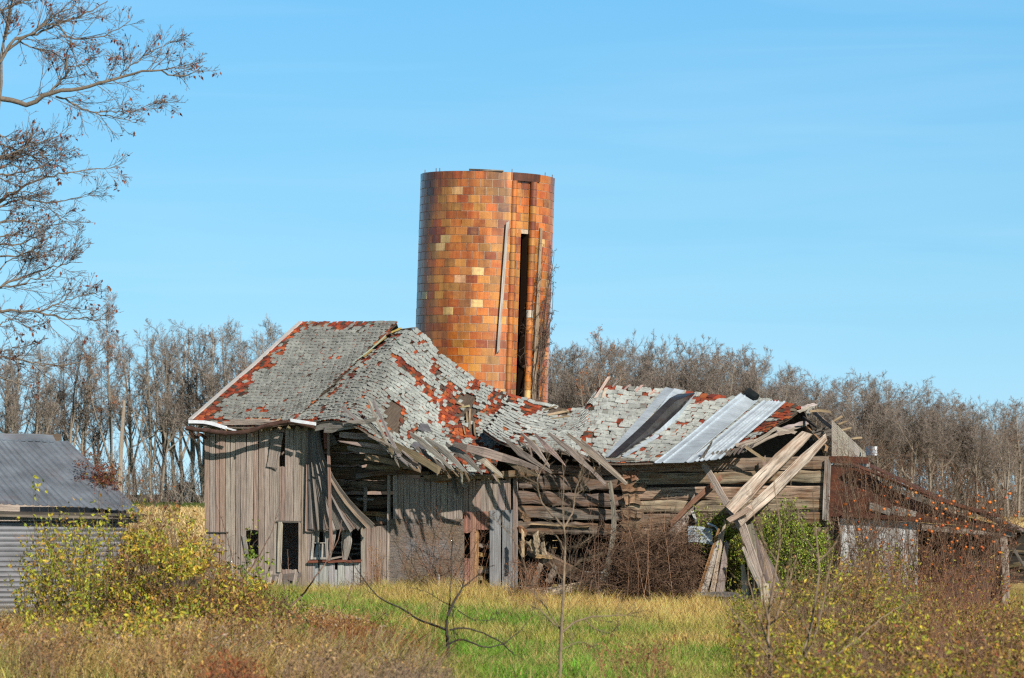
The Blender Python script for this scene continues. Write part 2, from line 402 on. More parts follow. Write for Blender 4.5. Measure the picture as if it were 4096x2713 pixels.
# ================================================================== THE BARN
GREYW, PINKW, PALEW, DARKW, TANW = A(.345, .285, .245), A(.37, .272, .222), A(.43, .385, .34), A(.13, .115, .1), A(.3, .225, .14)
REDP = A(.24, .085, .055)
def tone():
    return vary(random.choice([GREYW, GREYW, PINKW, PINKW * .95, A(.385, .322, .275), A(.325, .255, .21)]), .045, .015)
b0 = W(1250, W.base(1250)); b0[2] = 0
barn = thing('log_barn', 'long collapsing barn of grey planks and logs under a sagging grey and red roof', 'barn', b0)
GND = -.5
def plank(mb, pts, wpx, t=.028, b=0.0, col=None, N=None, rag=.06, jit=.03, sub=6, plane=W):
    mb.mark(); P = plane.path(pts, b); w = np.asarray(wpx, float) * P[:, 1].mean() / F
    mb.bar(P, w, t, plane.N if N is None else N, tone() if col is None else col, rag=rag, jit=jit, sub=sub)
def plank_wall(mb, x0, x1, top, bot, openings=(), wpx=(15, 28), b=0.0, colf=tone, ragt=.12, ragb=.08, gap=.45):
    cuts = sorted(set([x0, x1] + [o[0] for o in openings] + [o[1] for o in openings])); cuts = [c for c in cuts if x0 <= c <= x1]
    for ca, cb in zip(cuts[:-1], cuts[1:]):
        n = max(1, round((cb - ca) / np.mean(wpx))); e = np.linspace(ca, cb, n + 1)
        e[1:-1] += rng.uniform(-.2, .2, n - 1) * (cb - ca) / n
        for a_, b_ in zip(e[:-1], e[1:]):
            m = (a_ + b_) / 2; iv = [(top(m), bot(m))]
            for (o0, o1, oy0, oy1) in openings:
                if o0 <= m <= o1:
                    nv = []
                    for (u, v) in iv:
                        if oy0 > u: nv.append((u, min(v, oy0)))
                        if oy1 < v: nv.append((max(u, oy1), v))
                    iv = nv
            c = colf(); bb = b + rng.uniform(-.012, .012); lean = rng.normal(0, .8)
            for u, v in iv:
                if v - u < 4: continue
                plank(mb, [(m + lean, u, bb), (m, (u + v) / 2, bb + rng.uniform(-.01, .01)), (m - lean * .4, v, bb)], b_ - a_ - gap * rng.uniform(.2, 1.6), .026, col=c, rag=.03, jit=.012)
wb = lambda x: W.base(x, 0, GND)

# ---- left plank wall with its doorway and windows
mb = MB()
plank_wall(mb, 818, 1205, lambda x: 1712 + (x > 990) * 4, wb, [(1125, 1196, 2085, 2280), (985, 1034, 2120, 2236), (1118, 1140, 1728, 1868)])
plank_wall(mb, 1205, 1252, lambda x: 1715, wb)
q_ = MB(); plank(q_, [(1112, 1735), (1088, 1868)], 46, .03, -.07, GREYW * .95, rag=.1); q_.build('hanging_board', MW, barn)             # board hanging askew
mb.build('plank_wall', MW, barn)
mb = MB()
for i in range(22):                                                                     # siding fanning away in a curtain
    q = i / 21; xt = 1236 + 40 * q; xb = 1232 + 258 * q ** 1.15; yb = 2118 - 10 * q + rng.uniform(-5, 5)
    pts = []
    for u in np.linspace(0, 1, 9):
        x = xt + (xb - xt) * (u ** (1.15 + .9 * q)); pts.append((x, 1716 + (yb - 1716) * u, -.05 - .55 * q * math.sin(u * 2.2) - .01 * (i % 3)))
    N = unit(A(-.25 - .55 * q, -.8, .05)) if i % 5 else unit(A(.25, -.9, 0))
    P = W.path(pts); wp = np.linspace(13 + 4 * (1 - q), 25, 9) * P[:, 1] / F
    mb.bar(P, wp, .03, N, vary(A(.2, .175, .16) if i % 4 else A(.28, .2, .16), .15, .03), rag=.1, jit=.02)
mb.build('fanned_siding', MW, barn); mb = MB()
plank(mb, [(1312, 1722), (1318, 1950), (1326, 2200)], 12, .04, -.62, A(.3, .19, .15), rag=.05)
plank(mb, [(1300, 1720), (1304, 1790)], 15, .03, -.55, REDP)
mb.pieces('loose_batten', MW, barn)
mb = MB()                                                                               # low wall under the window strip
plank_wall(mb, 1252, 1443, lambda x: 2252, wb, [(1340, 1350, 2252, 2282)], colf=lambda: vary(A(.42, .41, .4), .09, .02), wpx=(28, 40))
plank_wall(mb, 1443, 1548, lambda x: 2107 + 3 * math.sin(x), wb, b=-.03)
cp_ = MB(); plank(cp_, [(1556, 1905, -.02), (1553, wb(1553), -.02)], 9, .09, col=A(.4, .33, .28)); cp_.build('corner_post', MW, barn)
mb.build('low_plank_wall', MW, barn)
mb = MB()
for x0, x1 in ((1238, 1312), (1318, 1382), (1386, 1442)): plank(mb, [(x0, 2247, -.08), (x1, 2244, -.08)], 9, .1, col=REDP * .95, jit=.06)
mb.pieces('window_sill', MD, barn)
wf = MB(); fc = A(.48, .46, .42)
for p in ([(1256, 2118), (1247, 2238)], [(1304, 2118), (1308, 2238)], [(1256, 2122), (1304, 2122)], [(1249, 2234), (1308, 2234)], [(1256, 2172), (1304, 2172)], [(1276, 2175), (1268, 2234)], [(1291, 2175), (1288, 2234)]):
    plank(wf, p, 8 if len(wf.V) < 4 else 4, .05, -.03, fc, rag=.01)
plank(wf, [(1270, 2120, .02), (1266, 2170, .05)], 20, .02, col=fc); plank(wf, [(1297, 2128, .12), (1302, 2236, .1)], 9, .02, col=fc)
wfo = wf.build('window', MPAINT, barn); wfo['label'] = 'small window with a flaking white frame'
g = MB(); g.sheet(np.array([[W(1266, 2176, .03), W(1297, 2176, -.02)], [W(1252, 2234, .03), W(1304, 2234, -.02)]]), (0, 0, 0)); g.build('pane', MGLASS, wfo)
mb = MB()
plank(mb, [(1336, 2112, -.1), (1328, 2170, -.12), (1320, 2240, -.02)], [26, 20, 4], .03, col=PALEW * .8, rag=.1)
plank(mb, [(1395, 2108, -.1), (1392, 2160, -.14), (1382, 2246, -.04)], [18, 36, 10], .03, col=PALEW * .75, rag=.1)
plank(mb, [(1372, 2108, -.06), (1376, 2246, -.04)], 14, .04, col=A(.36, .29, .24))
plank(mb, [(1313, 2110, -.06), (1312, 2246, -.03)], 11, .04, col=A(.34, .28, .25))
mb.pieces('hanging_board', MW, barn)
mb = MB()
for y in (2172, 2190, 2212): plank(mb, [(1318, y - 4, 1.5), (1446, y + 6, 1.4)], 8, .03, col=GREYW)
plank(mb, [(1322, 2236, 1.2), (1442, 2210, 1.3)], 7, .03, col=GREYW)
mb.pieces('inner_slat', MW, barn)
df = MB()                                                                               # doorway jambs, split left window edge
plank(df, [(1122, 2088), (1116, 2285)], 17, .08, -.02, A(.46, .41, .33), rag=.04); plank(df, [(1112, 2086, -.02), (1200, 2088, -.02)], 7, .06, col=DARKW)
plank(df, [(1198, 2090), (1197, 2285)], 5, .07, -.02, GREYW)
plank(df, [(977, 2150, -.06), (990, 2236, -.02)], 16, .03, col=PALEW * .72, rag=.1)
plank(df, [(826, 2130, -.04), (908, 2130, -.04)], 4, .03, col=DARKW * .4, jit=.2)
df.pieces('door_frame', MW, barn)
rp = MB()                                                                               # earth ramp and stub posts at the door
rp.mark(); rp.slab(np.array([[W(1060, 2345, -1.3), W(1185, 2345, -1.3)], [W(1090, 2300, -.05), W(1205, 2290, -.05)]]), .08, (0, -.5, 1), A(.16, .14, .13))
for x, y0, y1, w_ in ((1078, 2292, 2350, 14), (1118, 2300, 2352, 16), (1180, 2290, 2340, 12), (1100, 2310, 2345, 9)): plank(rp, [(x + 6, y0, -1.1), (x - 4, y1, -1.2)], w_, .04, col=GREYW * 1.1, rag=.12)
o_ = rp.pieces('stub_post', MW, barn); o_[0].name = 'entry_ramp'

# ---- log walls: every log a piece of its own
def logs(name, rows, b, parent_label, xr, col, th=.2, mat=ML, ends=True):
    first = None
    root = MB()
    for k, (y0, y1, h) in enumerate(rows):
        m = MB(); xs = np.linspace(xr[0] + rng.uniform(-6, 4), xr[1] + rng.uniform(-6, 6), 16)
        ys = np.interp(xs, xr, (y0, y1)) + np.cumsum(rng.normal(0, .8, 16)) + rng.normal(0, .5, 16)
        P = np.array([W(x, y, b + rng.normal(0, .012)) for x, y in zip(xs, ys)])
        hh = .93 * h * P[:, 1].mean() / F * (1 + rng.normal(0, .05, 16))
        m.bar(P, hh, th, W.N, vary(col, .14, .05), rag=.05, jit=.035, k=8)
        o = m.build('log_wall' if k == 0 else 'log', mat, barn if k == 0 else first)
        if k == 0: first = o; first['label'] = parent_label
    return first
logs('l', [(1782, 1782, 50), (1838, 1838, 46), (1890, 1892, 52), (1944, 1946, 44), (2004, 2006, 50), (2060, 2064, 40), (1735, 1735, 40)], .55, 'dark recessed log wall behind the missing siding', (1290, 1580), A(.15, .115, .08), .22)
mb = MB()
plank(mb, [(1320, 1735, -.1), (1335, 1775, -.1)], 42, .3, col=A(.17, .16, .15), jit=.1, rag=.1)         # butt of a beam end
plank(mb, [(1462, 1952, .28), (1460, 2062, .3)], 15, .03, col=A(.3, .24, .2)); plank(mb, [(1440, 1997, .3), (1490, 1998, .3)], 10, .02, col=PALEW * .6, rag=.15)
for y, c in ((2048, A(.26, .15, .07)), (2056, A(.3, .2, .1)), (2088, A(.25, .15, .1)), (2098, A(.3, .19, .13))): plank(mb, [(1440 + rng.uniform(-20, 30), y, .2), (1560, y + 6, .2)], 9, .12, col=c, jit=.2, rag=.2)
plank(mb, [(1508, 2070, .3), (1562, 2078, .3)], 24, .1, col=PALEW * .8, jit=.1)
mb.pieces('ledge_board', MD, barn)
# ---- middle plank wall, root-matted panels, red doorway
mb = MB()
plank_wall(mb, 1572, 1852, lambda x: 1908 + 10 * math.sin(x * .05), lambda x: 2078, b=-.02)
plank_wall(mb, 1853, 2044, lambda x: 1916 + 8 * math.sin(x * .07), lambda x: 2048, b=-.02, wpx=(18, 30))
cp_ = MB(); plank(cp_, [(2062, 1915), (2060, 2250)], 17, .08, -.03, A(.27, .2, .17)); cp_.build('corner_post', MW, barn)
mb.build('upper_plank_wall', MW, barn)
mb = MB()
mb.slab(np.array([[W(x, y, -.05 + .012 * math.sin(x * .3 + y * .2)) for x in np.linspace(1551, 1855, 16)] for y in (2076, 2170, 2260, W.base(1700, -.05, GND))]), .05, W.N, (1, 1, 1))
mb.build('root_matted_panel', MPLAS, barn)
mb = MB()
plank_wall(mb, 1957, 2075, lambda x: 2042, wb, b=-.05, wpx=(56, 62), colf=lambda: vary(A(.25, .255, .265), .05, .01), gap=3)
mb.build('grey_panel_door', MW, barn)
rd = lambda: vary(A(.36, .19, .145), .12, .04)
mb = MB()
plank_wall(mb, 1857, 1955, lambda x: 2048, lambda x: 2130 if x < 1906 else 2118, b=-.04, colf=rd, wpx=(13, 20))
plank_wall(mb, 1857, 1884, lambda x: 2236, wb, b=-.05, colf=rd, wpx=(13, 20))
mb.build('red_plank_panel', MW, barn); mb = MB()
plank(mb, [(1891, 2120), (1888, 2345)], 16, .1, -.03, A(.34, .2, .14)); plank(mb, [(1908, 2118), (1904, 2345)], 13, .1, .03, A(.42, .25, .13))
for y, x0, x1, c in ((2182, 1900, 1954, GREYW), (2218, 1905, 1938, A(.55, .36, .15)), (2272, 1903, 1940, A(.4, .3, .18)), (2284, 1900, 1955, GREYW * .8), (2312, 1908, 1940, A(.34, .27, .17))): plank(mb, [(x0, y, .3), (x1, y + 2, .25)], 15, .08, col=c, rag=.08, jit=.08)
mb.pieces('door_post', MW, barn)
logs('m', [(1928, 1934, 58), (1990, 2008, 54), (2046, 2062, 50), (2106, 2118, 46), (1872, 1890, 40)], .12, 'middle log wall above the dark opening', (2078, 2500), A(.2, .16, .13))
logs('r', [(1868, 1852, 50), (1917, 1909, 48), (1976, 1968, 54), (2031, 2024, 50), (2083, 2078, 52), (2136, 2132, 48), (2188, 2186, 50), (2240, 2240, 50), (2292, 2292, 50), (2345, 2345, 52)], .1, 'tall log wall at the right end', (2494, 3312), A(.285, .215, .16))
mb = MB()
for y in (1900, 1950, 2000, 2055, 2100, 2150, 2195, 2240, 2290, 2340): plank(mb, [(2496 + rng.uniform(-10, 10), y, -.05), (2545 + rng.uniform(-15, 30), y + rng.uniform(-4, 8), -.02)], 34, .2, col=vary(A(.21, .14, .095), .2), rag=.2, jit=.14)
for y in (2060, 2120, 2180): plank(mb, [(2082, y, .0), (2108, y + 8, .1)], 28, .16, col=vary(A(.27, .17, .1), .2), rag=.15, jit=.14)
plank(mb, [(2130, 2096, -.05), (2350, 2108, -.05)], 7, .08, col=A(.42, .32, .2), rag=.2, jit=.3)
for x in (3306, 3318): plank(mb, [(x, 1842, -.08), (x - 10, 2080, -.08)], 12, .08, col=A(.33, .3, .27))
mb.pieces('log_end', ML, barn)
mb = MB()
plank(mb, [(1705, 1914, -.1), (1900, 1905, -.12), (2138, 1892, -.12)], 26, .22, col=A(.27, .215, .15), jit=.06, rag=.15)
plank(mb, [(1430, 1902, .1), (1600, 1888, .0), (1720, 1897, -.05)], 22, .2, col=A(.15, .13, .11), jit=.08)
mb.pieces('wall_plate', ML, barn)

# ---- roof sheets ---------------------------------------------------------------------------------
def crom(tab, n):
    T = np.array(tab, float); k = len(T); x = np.linspace(0, k - 1, n); i = np.clip(x.astype(int), 0, k - 2); u = (x - i)[:, None]
    g = np.gradient(T, axis=0) * .8
    return (2 * u**3 - 3 * u**2 + 1) * T[i] + (u**3 - 2 * u**2 + u) * g[i] + (-2 * u**3 + 3 * u**2) * T[i + 1] + (u**3 - u**2) * g[i + 1]
class Roof:
    """rows of (eave x,y,b, ridge x,y,b, mid dx,dy) give a curved sheet in the barn's own space"""
    def __init__(s, tab, rough=.0, seed=0):
        s.tab = tab; s.rough = rough; s.seed = seed
        T = s.T = crom(tab, 241); m = T[:, :2] * .6 + T[:, 3:5] * .4; s.d = np.concatenate([[0], np.cumsum(np.linalg.norm(np.diff(m, axis=0), axis=1))]); s.d /= s.d[-1]
    def px(s, u, v):
        u = np.asarray(u, float); v = np.asarray(v, float); T = s.T; f = np.interp(u, s.d, np.arange(241)); i = np.clip(f.astype(int), 0, 239); w = (f - i)[..., None]
        R = T[i] * (1 - w) + T[i + 1] * w; k = 4 * v * (1 - v)
        x = R[..., 0] * (1 - v) + R[..., 3] * v + R[..., 6] * k; y = R[..., 1] * (1 - v) + R[..., 4] * v + R[..., 7] * k
        b = R[..., 2] * (1 - v) + R[..., 5] * v
        y = y + s.rough * (fbm(u * 9 + s.seed, v * 5) - .5) * 30 * np.minimum(1, 2.0 * np.minimum(v + .12, 1.12 - v))
        return x, y, b
    def __call__(s, u, v): return W(*s.px(u, v))
    def grid(s, n, m): return s(*np.meshgrid(np.linspace(0, 1, n), np.linspace(0, 1, m), indexing='ij'))
    def normal(s, u, v, e=.01):
        a = s(np.minimum(u + e, 1), v) - s(np.maximum(u - e, 0), v); b = s(u, np.minimum(v + e, 1)) - s(u, np.maximum(v - e, 0))
        return unit(np.cross(a, b))
RA = Roof([(752, 1692, -.55, 1205, 1291, 10.4, 0, 4), (900, 1706, -.5, 1320, 1290, 10.4, 0, 6), (1030, 1708, -.5, 1450, 1290, 10.4, 0, 6), (1100, 1700, -.5, 1520, 1290, 10.4, 0, 5), (1168, 1690, -.5, 1588, 1292, 10.2, 0, 2)], .22, 3)
RB = Roof([(1160, 1694, -.5, 1592, 1316, 10.0, -6, 6), (1260, 1690, -.85, 1650, 1318, 9.4, -8, 4), (1345, 1685, -1.3, 1698, 1345, 8.6, -10, 4), (1440, 1712, -1.7, 1752, 1410, 7.6, -14, 4), (1560, 1790, -1.7, 1826, 1468, 6.6, -14, 2), (1690, 1858, -1.5, 1900, 1520, 6.0, -10, 0), (1830, 1892, -1.2, 1975, 1556, 5.4, -4, 0), (1975, 1900, -1.0, 2062, 1592, 5.0, 0, 0)], .9, 8)
RC = Roof([(1935, 1725, 1.0, 2040, 1580, 5.0, 0, 6), (2010, 1775, -.2, 2150, 1612, 4.6, 0, 10), (2120, 1798, -.5, 2262, 1634, 4.6, 0, 12), (2225, 1806, -.5, 2335, 1632, 4.9, 4, 14), (2310, 1822, -.5, 2405, 1552, 6.0, 2, 8), (2440, 1852, -.5, 2560, 1556, 6.4, 6, 4), (2560, 1852, -.5, 2720, 1567, 6.8, 8, 3), (2720, 1850, -.5, 2960, 1593, 7.3, 4, 3), (2860, 1836, -.5, 3110, 1606, 7.0, 2, 4), (2965, 1782, -.4, 3212, 1632, 6.6, 6, 6)], .5, 21)
roof_samples = []
for R_ in (RA, RB, RC):
    U_, V_ = np.meshgrid(np.linspace(0, 1, 60), np.linspace(0, 1, 40), indexing='ij'); roof_samples.append(np.stack(R_.px(U_, V_), -1).reshape(-1, 3))
def roof_b(px, py, which=None):
    T = np.concatenate(roof_samples) if which is None else roof_samples[which]
    d = (T[:, 0] - px) ** 2 + (T[:, 1] - py) ** 2; k = np.argsort(d)[:4]; w = 1 / (d[k] + 1); return float((T[k, 2] * w).sum() / w.sum())
def on_roof(pts, lift=.12, which=None): return np.array([W(x, y, roof_b(x, y, which) - lift) for x, y in pts])
UP = A(0, -.45, .9)

def blob(px, py, B):
    r = np.zeros(np.shape(px))
    for (x, y, rx, ry, s_) in B: rx, ry = rx * 1.4, ry * 1.4; r = np.maximum(r, s_ * np.exp(-(((px - x) / rx) ** 2 + ((py - y) / ry) ** 2)))
    return r
LOST_A = [(1185, 1310, 40, 26, .9), (1110, 1375, 50, 40, .85), (1040, 1440, 55, 45, .85), (960, 1530, 55, 40, .8), (920, 1570, 60, 26, .85), (830, 1660, 60, 30, .8), (1330, 1310, 90, 16, .75), (1440, 1302, 70, 16, .7), (900, 1650, 120, 20, .45), (1070, 1640, 60, 16, .6), (1200, 1680, 80, 14, .7), (1030, 1690, 120, 12, .8), (780, 1690, 60, 16, .7)]
LOST_B = [(1560, 1335, 40, 26, .75), (1450, 1440, 18, 60, .55), (1740, 1480, 22, 34, .8), (1790, 1580, 34, 40, .9), (1800, 1660, 44, 40, .95), (1830, 1740, 36, 50, .95), (1860, 1830, 46, 50, .8), (1600, 1665, 20, 50, .9), (1640, 1740, 22, 40, .7), (1900, 1540, 30, 26, .75), (1990, 1590, 50, 20, .75), (2000, 1640, 80, 26, .85), (1680, 1830, 50, 30, .6), (1560, 1720, 26, 40, .9), (1240, 1690, 60, 10, .8), (1420, 1690, 50, 12, .5), (1960, 1850, 50, 70, .9)]
LOST_C = [(2040, 1600, 50, 24, .8), (2130, 1640, 60, 24, .85), (2100, 1720, 36, 18, .5), (2080, 1760, 40, 20, .85), (2230, 1650, 40, 20, .55), (2430, 1560, 40, 10, .9), (2510, 1558, 60, 9, .85), (2600, 1575, 50, 9, .8), (2355, 1635, 18, 14, .85), (2345, 1745, 22, 16, .9), (2610, 1760, 26, 14, .6), (2720, 1706, 26, 10, .85), (2800, 1600, 50, 12, .8), (2860, 1592, 60, 12, .85), (2790, 1690, 26, 14, .5), (3150, 1655, 70, 40, .95), (3060, 1715, 70, 26, .9), (2960, 1770, 60, 30, .85), (3020, 1740, 50, 14, .5), (2240, 1640, 26, 10, .7)]
BARE_B = [(1632, 1322, 26, 7, .95), (1570, 1670, 26, 60, .95), (1875, 1640, 24, 60, .9), (1850, 1595, 26, 16, .6), (1890, 1700, 20, 40, .7)]
BARE_C = [(2225, 1652, 34, 16, .95), (2120, 1745, 16, 10, .5), (2355, 1752, 14, 9, .6)]
def shingle_roof(R, nu, nv, lost, bare, name, greyc, dis, slip, wmul=1.0, vary_g=.035, clip=.26, edge=None, miss=.035):
    V, Q, Cc = [], [], []; nV = 0
    uu = (np.arange(nu) + .5) / nu
    x_, y_, b_ = R.px(*np.meshgrid(uu, np.linspace(0, 1, 12), indexing='ij'))
    G = MB()
    for layer in (0, 1):
        for j in range(nv):
            v0 = j / nv
            u = uu + ((.5 / nu) if j % 2 else 0) + rng.normal(0, .06 / nu, nu); u = u[(u > .0) & (u < 1.0)]; K = len(u)
            v = np.full(K, v0 + .002) + rng.normal(0, .05 / nv, K) + slip * rng.normal(0, .12 / nv, K)
            px, py, _ = R.px(u, np.clip(v + .4 / nv, 0, 1))
            lp = np.maximum(blob(px, py, lost), edge(px, py) if edge else 0); nz = fbm(px * .045, py * .06)
            gone = (lp * 1.3 > rng.random(K) * .45 + nz * .9) | (rng.random(K) < miss)
            bb = blob(px, py, bare) * 1.3 > rng.random(K) * .5 + nz * .6 if bare else np.zeros(K, bool)
            if layer == 1: keep = ~gone & ~bb
            else: keep = ~bb & (rng.random(K) > .05)
            u, v, K = u[keep], v[keep], int(keep.sum())
            if not K: continue
            px, py = px[keep], py[keep]
            P = R(u, np.clip(v, 0, 1)); eu = unit(R(np.minimum(u + .004, 1), np.clip(v, 0, 1)) - R(np.maximum(u - .004, 0), np.clip(v, 0, 1)))
            dv = R(u, np.clip(v + .6 / nv, 0, 1)) - R(u, np.clip(v - .02 / nv, 0, 1)); hv = np.linalg.norm(dv, axis=1, keepdims=True) / .62; ev = unit(dv)
            n = unit(np.cross(eu, ev)); wd = np.linalg.norm(R(np.minimum(u + .5 / nu, 1), np.clip(v, 0, 1)) - R(np.maximum(u - .5 / nu, 0), np.clip(v, 0, 1)), axis=1, keepdims=True) * wmul
            a = rng.normal(0, .05 + .16 * dis, K) + .25 * dis * np.sign(rng.normal(0, 1, K)) * (rng.random(K) < .3); ca, sa = np.cos(a)[:, None], np.sin(a)[:, None]
            e1 = eu * ca + ev * sa; e2 = -eu * sa + ev * ca
            lift = (.014 + .008 * layer + abs(rng.normal(0, .006 + .022 * dis, K)))[:, None]; base = (.012 + .02 * layer)
            sh = [(-.5, 1.25, 0), (-.5, .3, .75), (-clip, 0, 1), (clip, 0, 1), (.5, .3, .75), (.5, 1.25, 0)]
            tilt = rng.normal(0, .004 + .012 * dis, K)[:, None]
            top = [P + e1 * wd * a_ * 1.0 + e2 * hv * b_ + n * (base + lift * l_ + tilt * a_ * 2) for a_, b_, l_ in sh]
            low = [top[q] - n * .02 for q in (1, 2, 3, 4)]
            S_ = np.stack(top + low, 1); V.append(S_.reshape(-1, 3))
            o = nV + np.arange(K)[:, None] * 10
            for f in ([0, 1, 4, 5], [1, 2, 3, 4], [6, 7, 2, 1], [7, 8, 3, 2], [8, 9, 4, 3]): Q.append(o + f)
            if layer: c = np.clip(greyc(px, py, K) * (1 + rng.normal(0, vary_g, (K, 1))), .02, .8)
            else: c = pick([(.27, .055, .026), (.35, .095, .035), (.15, .042, .028), (.065, .05, .04), (.2, .16, .12)], [5, 2.5, 3, 1.8, .6], K, .16)
            Cc.append(np.repeat(c, 10, 0)); nV += K * 10
    me = mesh_np(name, np.concatenate(V), np.concatenate(Q), None, np.concatenate(Cc), None, [MSH])
    return me
def gA(px, py, K):
    c = np.tile(A(.25, .263, .245), (K, 1)); t = fbm(px * .012, py * .02)[:, None]; return c * (.8 + .42 * t)
def gB(px, py, K): return np.where((px > 1560)[:, None], A(.335, .36, .34), A(.265, .28, .26)) * (.82 + .36 * fbm(px * .02, py * .02)[:, None])
def gC(px, py, K):
    d = (fbm(px * .03 + 5, py * .05) > .58) & (px > 2330) & (px < 2660)
    return np.where(d[:, None] & (rng.random((K, 1)) < .12), A(.22, .225, .21), A(.39, .415, .395)) * (.8 + .38 * fbm(px * .02, py * .02)[:, None])
def roof_part(R, nu, nv, lost, bare, greyc, dis, slip, label, wmul=1.0, clip=.26, **kw):
    G = R.grid(40, 24); n = R.normal(*np.meshgrid(np.linspace(0, 1, 40), np.linspace(0, 1, 24), indexing='ij'))
    deck = MB(); G1 = G - n * .01
    deck.sheet(G1, A(.11, .085, .065)); deck.sheet((G - n * .06)[::-1], A(.09, .07, .05))
    deck.sheet(np.stack([G1[:, 0], (G - n * .06)[:, 0]], 1)[::-1], A(.25, .2, .16))
    o = deck.build('roof', MD, barn); o['label'] = label
    s = link('shingle_cover', shingle_roof(R, nu, nv, lost, bare, 'shingles', greyc, dis, slip, wmul, clip=clip, **kw), o)
    return o, n
def edgeA(px, py):                              # old red layer bared along the rake, the ridge and the eave
    d = px - (757 + (1695 - py) * 1.107); n = fbm(px * .02 + 50, py * .02)
    return np.maximum.reduce([.95 * np.exp(-(np.maximum(d - 12, 0) / (24 + 90 * np.maximum(n - .35, 0))) ** 2), .8 * np.exp(-((py - 1296) / 14) ** 2) * (px < 1500), .72 * sstep(1655, 1690, py) * (.4 + n)])
def edgeB(px, py):
    n = fbm(px * .03 + 70, py * .03); d = abs(px - (1600 - (py - 1300) * 1.02) - 16)
    return np.maximum(.62 * np.exp(-(d / 13) ** 2) * (py < 1600), .75 * np.exp(-((px - 1590 - (py - 1440) * .95) / 34) ** 2) * (py > 1420) * (.5 + n))
roofA, nA = roof_part(RA, 24, 37, LOST_A, None, gA, .12, .15, 'intact left roof slope of weathered grey shingles edged with red', 1.04, edge=edgeA, miss=.02)
roofB, nB = roof_part(RB, 49, 32, LOST_B, BARE_B, gB, .22, .45, 'sagging middle roof slope with slipped grey shingles and bare red patches', 1.12, edge=edgeB, miss=.06)
roofC, nC = roof_part(RC, 50, 19, LOST_C, BARE_C, gC, .2, .25, 'right roof slope of pale shingles with a torn rake edge', 1.04, .43)
# back slopes fall away behind the ridges; gable and rear walls close the barn
mb = MB()
for R_, bx in ((RA, 15.5), (RB, 12.5), (RC, 11.5)):
    u = np.linspace(0, 1, 30); rid = R_(u, np.ones(30)) - A(0, 0, .03); rows = [rid]
    for q in (.5, 1.0):
        bb = (rid - W.p0) @ W.B; p = rid + W.B * ((bx - bb) * q)[:, None]; p[:, 2] = rid[:, 2] * (1 - q) + 3.1 * q; rows.append(p)
    mb.sheet(np.stack(rows, 1), A(.16, .15, .14))
mb.build('rear_roof_slope', MDARK, barn)
mb = MB()
def frm(px, b, z): p = W(px, 2000, 0) + W.B * b; p = np.array(p); p[2] = z; return p
xl = 822
for i in range(26):                                                                     # left gable boards
    b1, b2 = i * 15.3 / 26, (i + .96) * 15.3 / 26
    zt = lambda b: (5.9 + 4.0 * min(b, 10.3) / 10.3) - max(0, b - 10.3) / 5.2 * 6.6
    mb.slab(np.array([[frm(xl, b1, -.2), frm(xl, b2, -.2)], [frm(xl, b1, zt(b1) - .22), frm(xl, b2, zt(b2) - .22)]]), .03, -W.U, tone())
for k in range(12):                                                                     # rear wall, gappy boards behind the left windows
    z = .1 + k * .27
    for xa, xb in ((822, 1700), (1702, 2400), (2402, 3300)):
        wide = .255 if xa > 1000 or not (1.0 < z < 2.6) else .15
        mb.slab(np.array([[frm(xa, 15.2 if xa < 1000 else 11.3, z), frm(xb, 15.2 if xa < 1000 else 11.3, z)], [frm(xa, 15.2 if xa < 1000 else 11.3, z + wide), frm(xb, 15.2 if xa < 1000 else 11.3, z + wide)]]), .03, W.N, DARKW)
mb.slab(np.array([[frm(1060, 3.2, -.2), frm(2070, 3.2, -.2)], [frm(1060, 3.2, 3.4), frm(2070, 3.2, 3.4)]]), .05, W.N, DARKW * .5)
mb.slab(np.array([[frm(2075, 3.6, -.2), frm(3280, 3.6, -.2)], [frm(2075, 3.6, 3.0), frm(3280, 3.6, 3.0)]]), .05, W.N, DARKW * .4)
for q in range(12):
    mb.slab(np.array([[frm(3300, .1 + q * .9, -.2), frm(3300, .1 + (q + .95) * .9, -.2)], [frm(3300, .1 + q * .9, 4.0 if q < 2 else 2.9), frm(3300, .1 + (q + .95) * .9, 4.0 if q < 2 else 2.9)]]), .04, W.U, tone())
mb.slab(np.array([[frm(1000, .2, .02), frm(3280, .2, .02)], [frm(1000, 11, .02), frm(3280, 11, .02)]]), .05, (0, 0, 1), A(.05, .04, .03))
mb.build('rear_and_gable_wall', MW, barn)
# ---- eaves, gutter, trim
mb = MB()
for p, w_ in (([(755, 1687, -.62), (828, 1690, -.62), (902, 1711, -.6)], 13), ([(1163, 1681, -1.0), (1262, 1696, -1.05)], 12), ([(902, 1711, -.6), (940, 1722, -.62)], 6)):
    plank(mb, p, w_, .06, col=A(.72, .74, .78), jit=.02)
mb.pieces('eave_trim', MWHITE, barn)
mb = MB()
P = RA(np.zeros(12), np.linspace(.03, 1, 12)) + A(-.03, -.02, .03)
mb.bar(P, .16, .05, unit(A(-.3, -.7, .5)), A(.46, .45, .44), jit=.03); mb.build('rake_board', MWHITE, barn)
mb = MB()
pts = [(748, 1713, -.78), (830, 1724, -.8), (930, 1733, -.82), (1005, 1722, -.8), (1085, 1698, -.78), (1160, 1689, -.75), (1262, 1707, -.7)]
P = resample(W.path(pts), 26); mb.bar(P, .17, .15, UP, A(.075, .04, .03), jit=.05, k=10, rag=.05)
mb.bar(resample(W.path([(762, 1716, -.8), (770, 1742, -.7), (788, 1750, -.5), (800, 1738, -.3), (822, 1752, -.05)]), 12), .1, .1, W.N, A(.07, .035, .025), k=8)
for x, y in ((885, 1728), (1005, 1735)): mb.bar(W.path([(x, y - 16, -.8), (x + 3, y + 12, -.78)]), .05, .03, W.N, A(.08, .05, .04))
